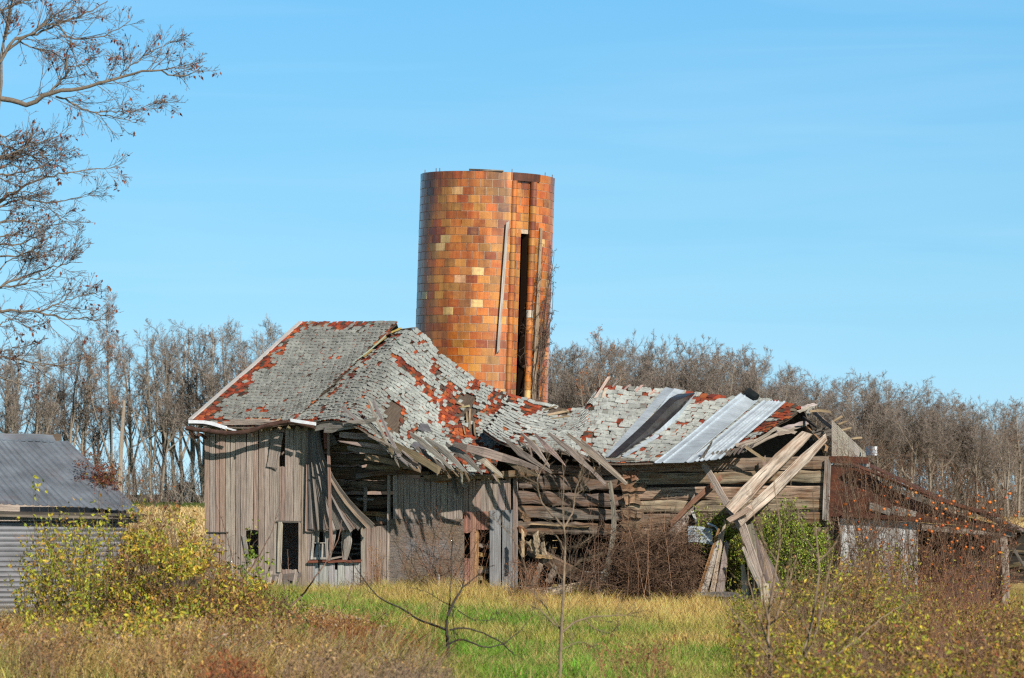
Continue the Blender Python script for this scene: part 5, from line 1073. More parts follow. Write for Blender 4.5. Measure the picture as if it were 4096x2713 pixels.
# ================================================================== BIG TREE AT THE LEFT EDGE
BT = thing('spreading_tree', 'big nearly bare tree with few brown leaves reaching in from the left edge', 'tree', (at(-70, 2300, 108)[0], 108, 0))
TY = 108.0
limbs = [([(-75, 2560), (-60, 1600), (-40, 900), (0, 440), (2, 290), (14, 150), (40, 40), (90, -120)], 34, 3), ([(4, 395), (60, 408), (108, 420), (150, 402), (192, 374), (250, 362), (330, 354), (400, 335), (500, 306), (570, 284), (640, 282), (700, 305), (770, 295), (812, 262)], 15, 2.2),
    ([(192, 376), (236, 330), (268, 290), (264, 240), (282, 165), (300, 90)], 7, 2), ([(222, 386), (270, 402), (320, 428), (395, 456), (470, 470), (545, 492)], 6, 1.6), ([(0, 250), (48, 170), (150, 130), (248, 92), (350, 48), (430, 6)], 9, 2.5), ([(10, 220), (100, 150), (220, 100), (292, 155), (390, 148), (480, 112), (530, 60)], 8, 2), ([(20, 160), (40, 60), (62, -60)], 10, 6), ([(270, 268), (330, 262), (372, 232), (376, 180)], 4, 1.4), ([(470, 310), (545, 250), (640, 190), (690, 165), (760, 165)], 4, 1.2), ([(498, 306), (490, 250), (465, 210)], 3, 1.2), ([(640, 282), (720, 268), (800, 252)], 3, 1.2), ([(380, 448), (480, 450), (560, 440), (640, 405), (700, 415)], 3, 1.1),
    ([(-40, 640), (60, 610), (150, 575), (240, 540), (285, 510)], 6, 1.5), ([(-50, 830), (60, 770), (150, 720), (280, 690), (400, 675), (480, 670)], 8, 1.5), ([(-50, 850), (80, 800), (200, 810), (300, 790), (400, 765)], 7, 1.4), ([(-50, 900), (60, 880), (180, 900), (300, 890)], 6, 1.4), ([(-50, 1170), (60, 1120), (180, 1080), (270, 1055), (330, 1050)], 8, 1.6), ([(-50, 1160), (100, 1130), (200, 1090), (300, 1000), (330, 960)], 5, 1.2), ([(-50, 1240), (60, 1243), (150, 1252), (280, 1275), (400, 1280), (440, 1276)], 9, 1.4), ([(150, 1252), (230, 1215), (320, 1185), (430, 1160)], 5, 1.2), ([(-50, 960), (60, 940), (150, 945), (190, 925)], 5, 1.2), ([(-50, 560), (70, 600), (200, 640), (330, 620)], 6, 1.4), ([(-50, 500), (40, 560), (120, 560), (160, 530)], 6, 1.4), ([(-50, 700), (100, 690), (210, 640), (260, 600)], 6, 1.3), ([(-50, 1420), (80, 1440), (200, 1462), (330, 1450), (405, 1430)], 7, 1.4), ([(-50, 1500), (60, 1530), (150, 1560)], 6, 1.4), ([(-50, 60), (60, 20), (160, -20)], 8, 3), ([(140, 130), (220, 60), (300, 20), (330, -30)], 6, 2), ([(60, 150), (130, 190), (230, 215), (280, 260)], 5, 1.5)]
for _ in range(9):
    y0 = rng.uniform(420, 1560); r_ = rng.uniform(110, 330); sl_ = rng.uniform(-.55, .15); limbs.append(([(-50, y0 + rng.uniform(-20, 90)), (r_ * .3, y0 + rng.normal(0, 14)), (r_ * .65, y0 + sl_ * r_ * .5 + rng.normal(0, 12)), (r_, y0 + sl_ * r_)], rng.uniform(4, 7), 1.2))
lp, sub = [], []
for k, (pts, r0, r1) in enumerate(limbs):
    n = 24; dY = rng.normal(0, .3, len(pts)).cumsum() * .35; P = resample(np.array([at(x, y, TY + (d if k else 0)) for (x, y), d in zip(pts, dY)]), n)
    P[1:-1] += rng.normal(0, .02, (n - 2, 3)); rr = np.linspace(r0, r1, n) * .74 * TY / F
    lp.append((P[None], rr[None]))
    if k > 0: sub.append((P, rr))
P = np.stack([s[0] for s in sub]); R = np.stack([s[1] for s in sub]); L = np.linalg.norm(P[:, -1] - P[:, 0], axis=1)
q, d, l, r = spawn(P, R, np.clip(L, 1.6, 3.3), 16, .06, .96, .65, .46, .6, flat=.4); p2, r2 = grow(q, d, np.clip(l, .3, 1.5), np.clip(r, .006, .013), .005, 7, .08, .03)
q, d, l, r = spawn(p2, r2, np.clip(l, .3, 1.5), 6, .15, .95, .6, .55, .6, flat=.3); p3, r3 = grow(q, d, l, .006, .0038, 5, .1, .03)
q, d, l, r = spawn(p3, r3, l, 2, .2, .9, .55, .6, .6); p4, r4 = grow(q, d, l, .005, .0036, 4, .2, .05)
link('trunk', wood_mesh('bigtrunk', lp, MBK, 7, (.16, .13, .1), .05), BT)
link('twigs', wood_mesh('bigtwigs', [(p2, r2), (p3, r3), (p4, r4)], MBK, 3, (.18, .14, .115), .15), BT)
i = rng.choice(len(p3), 420); K = 2; c0 = np.repeat(p3[i, 3], K, 0) + rng.normal(0, .06, (len(i) * K, 3)); cs = pick([(.2, .055, .03), (.28, .095, .035), (.12, .045, .035)], [3, 2, 2], len(c0), .25)
link('dead_leaves', leaf_mesh('bigleaves', c0, rng.uniform(.08, .16, len(c0)), cs, MLEAF, droop=.9), BT)

# ================================================================== SAPLINGS, BUSHES AND BRAMBLES
def limbs_tree(name, label, cat, limbs, Y, bark, kid=(6, .3, .006), kid2=(3, .5, .004), dY=.25, up=.03, gnd=None, k=6, mat=MBK):
    base = limbs[0][0][0]; b = at(base[0], base[1], Y)
    o = thing(name, label, cat, (b[0], Y, float(gz(b[0], Y))))
    lp, sp_ = [], []
    for pts, r0, r1 in limbs:
        n = 18; dd = rng.normal(0, dY, len(pts)).cumsum(); dd -= dd[0]
        P = resample(np.array([at(x, y, Y + q) for (x, y), q in zip(pts, dd)]), n); P[1:] += rng.normal(0, .006, (n - 1, 3))
        rr = np.linspace(r0, r1, n) * .88 * Y / F; lp.append((P[None], rr[None])); sp_.append((P, rr))
    link('trunk', wood_mesh(name, lp, mat, k, bark, .05), o)
    if kid:
        P = np.stack([s[0] for s in sp_]); R = np.stack([s[1] for s in sp_]); L = np.clip(np.linalg.norm(P[:, -1] - P[:, 0], axis=1), .4, 2.2)
        q, d, l, r = spawn(P, R, L, kid[0], .25, 1, .7, kid[1], .6); p2, r2 = grow(q, d, l, kid[2], kid[2] * .6, 6, .12, up); tw = [(p2, r2)]
        if kid2: q, d, l, r = spawn(p2, r2, l, kid2[0], .2, 1, .7, kid2[1], .6); tw.append(grow(q, d, l, kid2[2], kid2[2] * .7, 4, .14, up))
        link('twigs', wood_mesh(name + 't', tw, mat, 3, np.array(bark) * .85, .15), o)
    return o
limbs_tree('crooked_tree', 'small crooked dark bare tree with black limbs in the middle of the grass', 'tree', [([(1790, 2640), (1792, 2560), (1786, 2500), (1795, 2450), (1815, 2410), (1840, 2370), (1858, 2320)], 10, 3), ([(1785, 2520), (1730, 2500), (1660, 2470), (1590, 2425), (1530, 2400), (1470, 2340), (1430, 2280), (1395, 2225)], 6, 1.5), ([(1795, 2450), (1800, 2380), (1806, 2250), (1808, 2100)], 3.5, 1), ([(1812, 2440), (1815, 2510), (1822, 2580)], 3, 1.2), ([(1790, 2580), (1830, 2560), (1880, 2570), (1940, 2590), (2000, 2580), (2060, 2540), (2110, 2490)], 5, 1.2), ([(1800, 2520), (1840, 2512), (1920, 2530), (1990, 2560), (2060, 2620), (2130, 2660), (2220, 2660)], 4.5, 1.2), ([(1850, 2350), (1900, 2310), (1970, 2260)], 3, 1), ([(1820, 2430), (1760, 2400), (1700, 2365), (1620, 2350)], 2.5, 1), ([(1830, 2440), (1900, 2480), (1960, 2480), (2000, 2450)], 2.2, .8), ([(1800, 2240), (1760, 2235), (1705, 2215)], 1.6, .7), ([(1808, 2280), (1770, 2300), (1740, 2295), (1700, 2240)], 1.6, .7), ([(1808, 2240), (1850, 2245), (1880, 2225)], 1.4, .7)], 84, (.045, .038, .034), kid=(9, .22, .0042), kid2=(3, .5, .0028), up=.08)
limbs_tree('young_tree', 'slender bare young tree standing before the dark barn opening', 'tree', [([(2236, 2790), (2240, 2650), (2246, 2500), (2256, 2300), (2260, 2200), (2256, 2100), (2252, 2000), (2254, 1900), (2250, 1850)], 10.5, 1.2), ([(2256, 2110), (2210, 2060), (2160, 2000), (2150, 1930), (2190, 1840), (2215, 1780)], 5, 1), ([(2258, 2110), (2290, 2050), (2300, 1980), (2320, 1900), (2340, 1820)], 4.5, 1), ([(2150, 1935), (2100, 1910), (2070, 1880)], 2.5, .8), ([(2300, 1990), (2350, 1930), (2390, 1870)], 2.5, .8), ([(2246, 2520), (2200, 2480), (2160, 2440), (2120, 2420)], 4, 1), ([(2248, 2530), (2300, 2490), (2360, 2470), (2430, 2465), (2510, 2460), (2590, 2440)], 5, 1), ([(2340, 2480), (2390, 2520), (2440, 2530), (2480, 2490)], 3, .9), ([(2240, 2520), (2190, 2440), (2140, 2380), (2100, 2340)], 3, .8), ([(2256, 2200), (2230, 2150), (2180, 2130), (2120, 2140)], 3, .8), ([(2258, 2200), (2320, 2180), (2380, 2140)], 3, .8), ([(2250, 2320), (2200, 2250), (2160, 2160)], 3, .8), ([(2254, 2300), (2330, 2240), (2400, 2220)], 2.6, .8), ([(2110, 2290), (2060, 2170), (2020, 2120), (1960, 2060)], 2.4, .8), ([(2244, 2600), (2330, 2570), (2390, 2600)], 2.4, .8)], 76, (.2, .15, .105), kid=(14, .32, .0048), kid2=(4, .5, .003), up=.06)
limbs_tree('forked_twig_shrub', 'thin forked sapling with long bare shoots in front of the left plank wall', 'shrub', [([(1152, 2520), (1156, 2460), (1158, 2430)], 8, 5), ([(1158, 2430), (1210, 2380), (1260, 2310), (1310, 2240), (1350, 2160), (1368, 2080)], 5, 1.2), ([(1156, 2430), (1140, 2370), (1125, 2260), (1118, 2200)], 3, 1), ([(1158, 2430), (1155, 2300), (1150, 2200)], 3, 1), ([(1330, 2500), (1380, 2420), (1420, 2300)], 3.5, 1), ([(960, 2330), (1020, 2250), (1080, 2140), (1122, 2005)], 4, 1), ([(935, 2250), (900, 2120), (865, 2020)], 3, .9)], 96, (.16, .1, .075), kid=(4, .14, .005), kid2=None)
# --- leafy bushes
YG = [(.4, .4, .045), (.54, .43, .05), (.27, .32, .04), (.5, .29, .05), (.3, .165, .05), (.14, .18, .03)]
def bush(name, label, poly, bases, Yr, nst, nl, size, pal, wts, bark=(.14, .1, .07), group=None, r=.007, kids=4, bow=.7, droop=.5, tlo=.35, kidlen=.25, cat='bush', mixb=.45, kang=.7, kwig=.15, clump=0):
    tips = polysample(poly, nst); tips[:, 1] -= clump * 150 * (fbm(tips[:, 0] * .011, tips[:, 1] * .004) - .42); Yv = rng.uniform(*Yr, nst); Yv = np.minimum(Yv, F * H / (tips[:, 1] + rng.uniform(25, 230, nst) * (1 if Yr[1] < 125 else .1) - HY)); T = at(tips[:, 0], tips[:, 1], Yv)
    bx = rng.uniform(bases[0], bases[1], nst) * mixb + tips[:, 0] * (1 - mixb); bx = np.clip(bx, bases[0] - 40, bases[1] + 40)
    X_ = (bx - CX) * Yv / F; B = np.stack([X_, Yv + rng.normal(0, .3, nst), gz(X_, Yv) - .05], 1)
    o = thing(name, label, cat, B.mean(0), group)
    p, L = arcs(B, T, 9, bow, .02); rr = rads(nst, 9, r * 1.5, r * .5)
    q, d, l, _ = spawn(p, rr, L, kids, .3, 1, kang, kidlen, .6); p2, r2 = grow(q, d, l, r * .55, r * .35, 5, kwig, .02)
    link('stems', wood_mesh(name, [(p, rr), (p2, r2)], MBK, 3, bark, .2), o)
    if nl:
        n1 = int(nl * .45); i = rng.integers(0, nst, n1); f = rng.uniform(tlo, 1, n1) * 7.99; j = f.astype(int); u = (f - j)[:, None]
        c1 = p[i, j] * (1 - u) + p[i, j + 1] * u; i = rng.integers(0, len(p2), nl - n1); j = rng.integers(0, 5, nl - n1); c2 = p2[i, j]
        c = np.concatenate([c1, c2]) + rng.normal(0, .05, (nl, 3)); lx, ly = pix(c); nz = fbm(lx * .013 + 3, ly * .018); k = (nz + rng.random(len(c)) * .3 > .56) | (clump == 0); c = c[k]; nz = fbm(lx[k] * .009 + 30, ly[k] * .012)
        cs = pick(pal, wts, len(c), .22); cs = np.where(((nz > .5) & (clump > 0) & (rng.random(len(c)) < .6))[:, None], pick([(.32, .17, .06), (.2, .11, .05), (.38, .27, .08)], [2, 2, 1], len(c), .25), cs); link('leaves', leaf_mesh(name + 'l', c, rng.uniform(*size, len(c)), cs, MLEAF, droop), o)
    return o
bush('yellow_leaved_bush', 'tall yellow-green bush arching in front of the tin shed wall', [(60, 2520), (40, 2250), (130, 2080), (260, 2020), (420, 2060), (540, 2180), (480, 2460), (300, 2540)], (80, 480), (88, 98.5), 190, 5200, (.05, .145), YG, [4, 3, 3, 1.5, 1, 1])
bush('yellow_leaved_bush', 'dense golden-green bush between the tin shed and the plank barn', [(380, 2500), (400, 2240), (500, 2080), (620, 1990), (740, 2080), (860, 2190), (980, 2280), (1100, 2350), (1100, 2480), (700, 2540)], (380, 900), (88, 101), 620, 38000, (.05, .14), YG, [3, 3.5, 2, 2.5, 2, 1.5], clump=.6)
bush('thin_yellow_shoots', 'sparse yellow leaved shoots standing up before the shed roof', [(90, 1960), (300, 1930), (620, 1990), (690, 2080), (420, 2100), (150, 2120)], (150, 560), (94, 96), 16, 190, (.09, .17), YG, [4, 3, 2, 1, .5, .5], kids=2, tlo=.6, bow=.35)
bush('bramble_patch', 'low reddish brown bramble patch at the foot of the plank barn', [(760, 2480), (820, 2330), (960, 2300), (1120, 2360), (1200, 2430), (1150, 2500)], (780, 1160), (100, 112), 260, 2200, (.05, .11), [(.2, .08, .045), (.3, .15, .05), (.14, .06, .04), (.3, .3, .05), (.18, .2, .03)], [3, 3, 2, 1.5, 1], bark=(.13, .06, .045), bow=.9)
bush('low_green_bush', 'small olive bush with yellow leaves at the foot of the left wall', [(1040, 2500), (1060, 2400), (1150, 2330), (1230, 2400), (1230, 2500)], (1060, 1220), (100, 104), 60, 700, (.06, .12), [(.2, .24, .03), (.34, .32, .04), (.1, .13, .03)], [3, 2, 2])
bush('leafy_shoot', 'long shoot of green leaves in front of the small left window', [(940, 2150), (1000, 2110), (1120, 2260), (1010, 2290)], (850, 980), (98, 99), 9, 170, (.09, .16), [(.2, .27, .03), (.3, .32, .04), (.1, .15, .03)], [3, 2, 2], kids=1, tlo=.5)
bush('red_creeper', 'dark red creeper spilling over the right rake of the grey shed roof', [(290, 1820), (330, 1822), (400, 1870), (450, 1925), (430, 1945), (370, 1915), (350, 1870)], (480, 500), (103.5, 104.5), 80, 2600, (.05, .1), [(.19, .055, .03), (.12, .05, .03), (.26, .12, .04), (.09, .08, .03), (.3, .25, .05)], [4, 3, 2, 1, .4], bark=(.12, .05, .04), bow=1.0, tlo=.88, kids=6, kidlen=.06)
bush('dead_shrub', 'bare brown twiggy shrub with a few orange leaves right of the grey shed', [(470, 2000), (480, 1850), (560, 1780), (640, 1830), (720, 1960), (660, 2060)], (480, 540), (101, 104), 34, 90, (.06, .12), [(.35, .14, .04), (.3, .05, .03)], [3, 1], bark=(.14, .09, .07), kids=7)
o = thing('dead_thicket', 'dense dead brown thicket in front of the right log wall', 'bush', W(2690, W.base(2690), -1.6))
q2_ = polysample([(2440, 2425), (2460, 2330), (2500, 2220), (2570, 2130), (2660, 2080), (2750, 2110), (2800, 2200), (2815, 2330), (2790, 2430)], 1450); q2_ = np.concatenate([q2_, polysample([(2300, 2420), (2330, 2280), (2420, 2150), (2520, 2050), (2560, 2150), (2470, 2300), (2450, 2420)], 250)]); P0 = W(q2_[:, 0], q2_[:, 1], rng.uniform(-2.6, -.5, 1700))
p, r_ = grow(P0, rng.normal(0, 1, (1700, 3)) * A(1, .7, .75) + A(0, 0, -.1), rng.uniform(.4, 1.3, 1700), .008, .004, 9, .28, -.03); q, d, l, _ = spawn(p, r_, np.full(1700, .8), 4, .1, 1, .9, .4, .6); p2, r2 = grow(q, d, l, .0055, .0035, 5, .3, 0)
nb = 34; tp = polysample([(2420, 2300), (2460, 2120), (2640, 2060), (2770, 2150), (2790, 2300)], nb); T_ = W(tp[:, 0], tp[:, 1], rng.uniform(-2.2, -.6, nb)); B_ = W(rng.uniform(2560, 2800, nb), np.full(nb, 2395.), rng.uniform(-1.9, -.9, nb)); B_[:, 2] = 0; p3, L_ = arcs(B_, T_, 9, 1.0, .02); r3 = rads(nb, 9, .018, .007)
link('stems', wood_mesh('thicket', [(p, r_), (p2, r2), (p3, r3)], MBK, 3, (.15, .095, .065), .28), o)
bush('bare_thicket_shoots', 'tall bare reddish shoots rising out of the dead thicket', [(2380, 2080), (2420, 1900), (2520, 1790), (2640, 1850), (2760, 1960), (2700, 2060), (2500, 2120)], (2480, 2760), (133.5, 135.5), 13, 0, (.03, .05), YG, [1] * 6, bark=(.22, .13, .085), kids=7, bow=.6, r=.009, kidlen=.22)
bush('bare_brush', 'wispy bare brown brush growing before the middle logs', [(2080, 2280), (2100, 2080), (2200, 1960), (2350, 1900), (2470, 1960), (2480, 2200), (2300, 2300)], (2120, 2480), (134.5, 136), 24, 0, (.03, .05), YG, [1] * 6, bark=(.17, .11, .08), kids=9, bow=.6, r=.007, kidlen=.28, kwig=.2)
bush('dry_brush', 'dry orange-brown brush beside the dark opening', [(2010, 2400), (2010, 2280), (2060, 2200), (2180, 2260), (2240, 2330), (2180, 2410)], (2020, 2200), (134, 136.5), 110, 500, (.04, .08), [(.3, .12, .05), (.2, .1, .05)], [1, 1], bark=(.2, .12, .08), kids=6, bow=.9)
bush('bare_vines', 'thin bare vines clinging to the root-matted panel and red doorway', [(1560, 2200), (1600, 2020), (1700, 1960), (1840, 2050), (1960, 1960), (2060, 1980), (2080, 2200), (1900, 2250), (1700, 2280)], (1580, 2060), (139.9, 140.6), 80, 0, (.03, .05), YG, [1] * 6, bark=(.22, .12, .075), kids=5, bow=.6, r=.006, cat='vine')
bush('brown_bush', 'rounded olive-brown bush at the foot of the root-matted panel', [(1570, 2390), (1580, 2320), (1640, 2285), (1740, 2300), (1775, 2390)], (1590, 1760), (138.5, 140), 130, 1700, (.03, .07), [(.2, .15, .05), (.28, .2, .07), (.13, .13, .035)], [3, 2, 2], bark=(.14, .1, .06), kids=6)
bush('brown_bush', 'smaller dry bush at the foot of the low plank wall', [(1380, 2380), (1400, 2310), (1460, 2280), (1500, 2330), (1500, 2385)], (1400, 1490), (139.5, 140.8), 60, 600, (.03, .06), [(.25, .16, .07), (.3, .22, .09)], [1, 1], bark=(.17, .1, .06), kids=6)
bush('dry_goldenrod', 'tall dry flower stalk before the low plank wall', [(1470, 2180), (1490, 2140), (1525, 2200), (1530, 2260)], (1510, 1530), (139.8, 140.3), 14, 420, (.03, .06), [(.36, .22, .09), (.3, .17, .08)], [1, 1], bark=(.24, .13, .08), kids=5, tlo=.5, bow=.4, cat='weed')
bush('straw_tuft', 'tuft of long straw coloured grass by the root-matted panel', [(1680, 2440), (1720, 2360), (1780, 2310), (1800, 2340), (1760, 2430)], (1690, 1740), (120, 122), 18, 0, (.1, .2), YG, [1] * 6, bark=(.42, .3, .12), kids=2, r=.006, cat='grass tuft')
GV = [(.21, .3, .035), (.35, .39, .06), (.11, .18, .025), (.42, .42, .07)]
bush('green_climber', 'dark green leafy climber over the right log wall below the broad planks', [(3000, 2290), (2990, 2170), (3040, 2060), (3140, 2010), (3240, 2080), (3330, 2150), (3330, 2290), (3200, 2330)], (3040, 3300), (135.0, 136.0), 240, 17000, (.06, .12), GV, [5, 3, 4, 1], kids=9, kidlen=.3, tlo=.55, droop=.9, cat='climber')
bush('green_climber', 'narrow yellow-green climber left of the crossing planks', [(2780, 2120), (2800, 2040), (2880, 2030), (2950, 2090), (2975, 2260), (2960, 2300), (2905, 2290), (2880, 2170)], (2890, 2970), (135.9, 136.7), 130, 6500, (.06, .11), GV, [4, 4, 2, 2.5], kids=8, tlo=.55, droop=.9, cat='climber')
OLV = [(.42, .36, .04), (.29, .3, .035), (.38, .21, .05), (.22, .12, .045), (.17, .2, .03), (.56, .43, .05), (.3, .08, .045)]
bush('olive_thicket', 'wide thicket of small yellow and olive leaves filling the lower right', [(3060, 2730), (2890, 2560), (3020, 2440), (3120, 2340), (3260, 2310), (3420, 2250), (3600, 2300), (3700, 2480), (3680, 2740)], (2940, 3660), (86, 114), 840, 34000, (.05, .125), OLV, [3.2, 3.4, 1.6, 1.8, 3, 2.4, .4], bark=(.2, .13, .08), kids=8, kidlen=.3, bow=.6, clump=1.3)
bush('olive_thicket', 'browner thicket of olive leaves in the far lower right corner', [(3560, 2740), (3600, 2480), (3720, 2420), (3900, 2460), (4130, 2420), (4140, 2740)], (3600, 4140), (90, 108), 700, 22000, (.05, .12), OLV, [2, 2.6, 3, 3, 2, 1.4, .8], bark=(.2, .12, .08), kids=8, kidlen=.3, bow=.6, clump=1.3)
bush('yellow_sprig_bush', 'small bush of yellow-green sprigs at the foot of the slumped boards', [(2910, 2560), (2920, 2330), (2990, 2290), (3060, 2420), (3040, 2600)], (2930, 3040), (98, 103), 50, 900, (.06, .11), [(.32, .31, .04), (.2, .23, .03), (.4, .28, .04)], [3, 3, 1])
bush('green_sprig_bush', 'taller bush of yellow-green leaves before the white lean-to wall', [(3330, 2400), (3340, 2260), (3430, 2110), (3500, 2200), (3600, 2170), (3720, 2310), (3680, 2420)], (3380, 3680), (118, 123), 120, 2800, (.07, .13), [(.3, .3, .04), (.18, .22, .03), (.4, .3, .04)], [3, 3, 1], bow=.5)
limbs_tree('bare_sapling', 'bare multi-stemmed sapling in front of the slumped boards', 'tree', [([(3085, 2800), (3080, 2600), (3072, 2480), (3095, 2330), (3110, 2240), (3120, 2110), (3105, 1990), (3090, 1900)], 10, 1.2), ([(3085, 2620), (3040, 2480), (3000, 2350), (2985, 2230), (2960, 2110)], 5, 1), ([(3076, 2500), (3050, 2340), (3060, 2200), (3020, 2080), (2995, 1960)], 6, 1), ([(3100, 2480), (3150, 2340), (3190, 2220), (3220, 2150)], 5, 1), ([(3108, 2250), (3060, 2170), (3030, 2080)], 3, .8), ([(3115, 2160), (3150, 2100), (3165, 1990), (3160, 1900)], 3, .8), ([(3082, 2640), (2990, 2520), (2920, 2430), (2870, 2340), (2850, 2280)], 4, .9), ([(3078, 2500), (3150, 2440), (3230, 2330)], 4, .9)], 67, (.24, .17, .115), kid=(9, .26, .0045), kid2=(3, .5, .003), up=.1)
limbs_tree('bare_sapling', 'taller bare sapling with upright shoots right of the multi-stemmed one', 'tree', [([(3190, 2800), (3210, 2640), (3240, 2520), (3262, 2400), (3276, 2260), (3270, 2180), (3255, 2060), (3250, 1960)], 10, 1.2), ([(3215, 2640), (3260, 2540), (3310, 2320), (3330, 2230), (3360, 2120)], 5, 1), ([(3272, 2250), (3330, 2190), (3370, 2120), (3400, 2060)], 4, .9), ([(3270, 2230), (3230, 2160), (3200, 2090), (3190, 2000)], 3.5, .9), ([(3240, 2700), (3400, 2580), (3520, 2480), (3640, 2400)], 5, 1), ([(3330, 2700), (3480, 2690), (3650, 2650)], 4, .9), ([(3240, 2540), (3180, 2420), (3160, 2330)], 3.4, .9), ([(3200, 2700), (3120, 2660), (3040, 2560)], 3.4, .9)], 66, (.22, .165, .115), kid=(7, .26, .005), kid2=(2, .5, .0032), up=.12)
# --- the wild fruit tree at the right
FT = thing('wild_fruit_tree', 'bare many-stemmed fruit tree hung with small orange fruit before the rusty lean-to', 'tree', (at(3660, 2400, 122)[0], 122, 0))
nst = 95; tx = rng.uniform(3330, 4110, nst); ty = np.interp(tx, [3330, 3450, 3560, 3700, 3850, 4110], [1800, 1740, 1760, 1800, 1860, 1960]) + abs(rng.normal(0, 90, nst)); Yv = rng.uniform(119, 125.5, nst)
T = at(tx, ty, Yv); bx = 3500 + (tx - 3500) * .7 + rng.normal(0, 90, nst); X_ = (bx - CX) * Yv / F; B = np.stack([X_, Yv, gz(X_, Yv)], 1); p, L = arcs(B, T, 12, .42, .012, .35); rr = rads(nst, 12, rng.uniform(.012, .026, nst), .005)
q, d, l, r = spawn(p, rr, L, 13, .2, 1, .85, .24, .6); p2, r2 = grow(q, d, l, np.clip(r, .005, .01), .0045, 7, .16, .06); q, d, l, r = spawn(p2, r2, l, 5, .15, 1, .8, .42, .6); p3, r3 = grow(q, d, l, .005, .0035, 4, .2, .05)
link('trunk', wood_mesh('fruittrunk', [(p, rr)], MBK, 5, (.14, .1, .07), .15), FT); link('twigs', wood_mesh('fruittwigs', [(p2, r2), (p3, r3)], MBK, 3, (.13, .075, .05), .22), FT)
e = p2[:, -1]; ex, ey = pix(e); k = (ex > 3300) & (ey > 1900); c = e[k][rng.permutation(int(k.sum()))][:520] + rng.normal(0, .06, (min(520, int(k.sum())), 3)); link('dead_leaves', leaf_mesh('fl', c, rng.uniform(.05, .11, len(c)), pick([(.24, .09, .045), (.16, .07, .04), (.34, .15, .04)], [3, 2, 1], len(c)), MLEAF), FT)
e = np.concatenate([p2[:, 4], p3[:, -1], p2[:, -1]]); ex, ey = pix(e); dens = np.exp(-(((ex - 3800) / 230) ** 2 + ((ey - 2060) / 150) ** 2)) + .3 * np.exp(-(((ex - 3900) / 230) ** 2 + ((ey - 2380) / 120) ** 2)) + .12
dens[(ey < 1940) | (ey > 2560) | (ex < 3340)] = 0; k = rng.choice(len(e), 150, replace=False, p=dens / dens.sum()); fr = e[k] - A(0, 0, .05)
th = np.linspace(0, math.pi, 7); ph = np.linspace(0, 2 * math.pi, 9)[:-1]; SV = np.array([[math.sin(a) * math.cos(b) * 1.05, math.sin(a) * math.sin(b) * 1.05, math.cos(a) * .92 - .12 * math.exp(-(a / .35) ** 2)] for a in th for b in ph])
SQ = [(i * 8 + j, (i + 1) * 8 + j, (i + 1) * 8 + (j + 1) % 8, i * 8 + (j + 1) % 8) for i in range(6) for j in range(8)]
fm = [mesh_np('fruit', SV * .044, SQ, None, np.tile(c, (len(SV), 1)), None, [MFRUIT], smooth=True) for c in (A(.52, .14, .022), A(.44, .085, .018), A(.58, .22, .04), A(.28, .07, .02))]
for i, c in enumerate(fr[:96]):
    o = link('fruit', fm[int(rng.choice(4, p=[.45, .25, .2, .1]))], FT); o.location = c; o.matrix_parent_inverse = Matrix.Translation(-FT.location); o.scale = [rng.uniform(.75, 1.2)] * 3
V = np.concatenate([SV * .053 * rng.uniform(.7, 1.1) + c for c in fr[96:]]); Qq = np.concatenate([np.array(SQ) + i * len(SV) for i in range(len(fr) - 96)])
tag(link('fruit', mesh_np('fruitrest', V, Qq, None, np.tile(A(.58, .15, .025), (len(V), 1)), None, [MFRUIT], smooth=True), FT), kind='stuff')

for k, (poly, lab, pal, bk, n, nl) in enumerate((([(1080, 2700), (1120, 2580), (1260, 2520), (1420, 2590), (1460, 2700)], 'dull brown dead weed clump, nearest the crooked tree', [(.33, .22, .12), (.24, .16, .1), (.42, .3, .12)], (.24, .16, .1), 100, 1000),
    ([(760, 2730), (800, 2620), (930, 2580), (1040, 2640), (1060, 2730)], 'rust red dead weed clump at the bottom, left of the dull brown clump', [(.34, .12, .045), (.25, .085, .04), (.36, .2, .07)], (.2, .1, .06), 110, 1500),
    ([(60, 2640), (90, 2520), (220, 2470), (340, 2540), (330, 2640)], 'brown weed clump at the foot of the tin shed wall', [(.3, .17, .07), (.22, .12, .06), (.36, .27, .1)], (.18, .12, .08), 110, 1200),
    ([(1320, 2730), (1400, 2640), (1620, 2600), (1800, 2640), (1860, 2730)], 'low grey-brown weed clump below the crooked tree', [(.27, .19, .12), (.34, .25, .13), (.2, .13, .1)], (.22, .16, .11), 130, 900),
    ([(470, 2620), (520, 2520), (700, 2490), (860, 2540), (840, 2640)], 'golden dry weed clump in front of the golden-green bush', [(.5, .34, .11), (.4, .24, .08), (.36, .33, .06)], (.3, .2, .1), 130, 1500),
    ([(2380, 2596), (2420, 2572), (2560, 2560), (2660, 2570), (2700, 2596)], 'small dark red weed patch in the middle of the grass', [(.26, .09, .05), (.38, .22, .08)], (.26, .15, .08), 26, 240))):
    bush('weed_clump', lab, poly, (min(p[0] for p in poly), max(p[0] for p in poly)), (80, 98) if k < 5 else (92, 95), n, nl, (.04, .1), pal, [3, 2, 1][:len(pal)], bark=bk, kids=8, kidlen=.35, bow=.7, mixb=.3, cat='weeds', group=None)
bush('red_twig_shrub', 'thicket of tall red-brown twigs standing in the lower right before the lean-to', [(3420, 2560), (3440, 2280), (3560, 2150), (3800, 2120), (4000, 2190), (4120, 2280), (4130, 2600)], (3440, 4120), (100, 117), 250, 2600, (.05, .1), [(.3, .12, .05), (.36, .22, .06), (.42, .36, .05)], [3, 2, 2], bark=(.19, .095, .06), kids=9, kidlen=.28, bow=.5, r=.008)
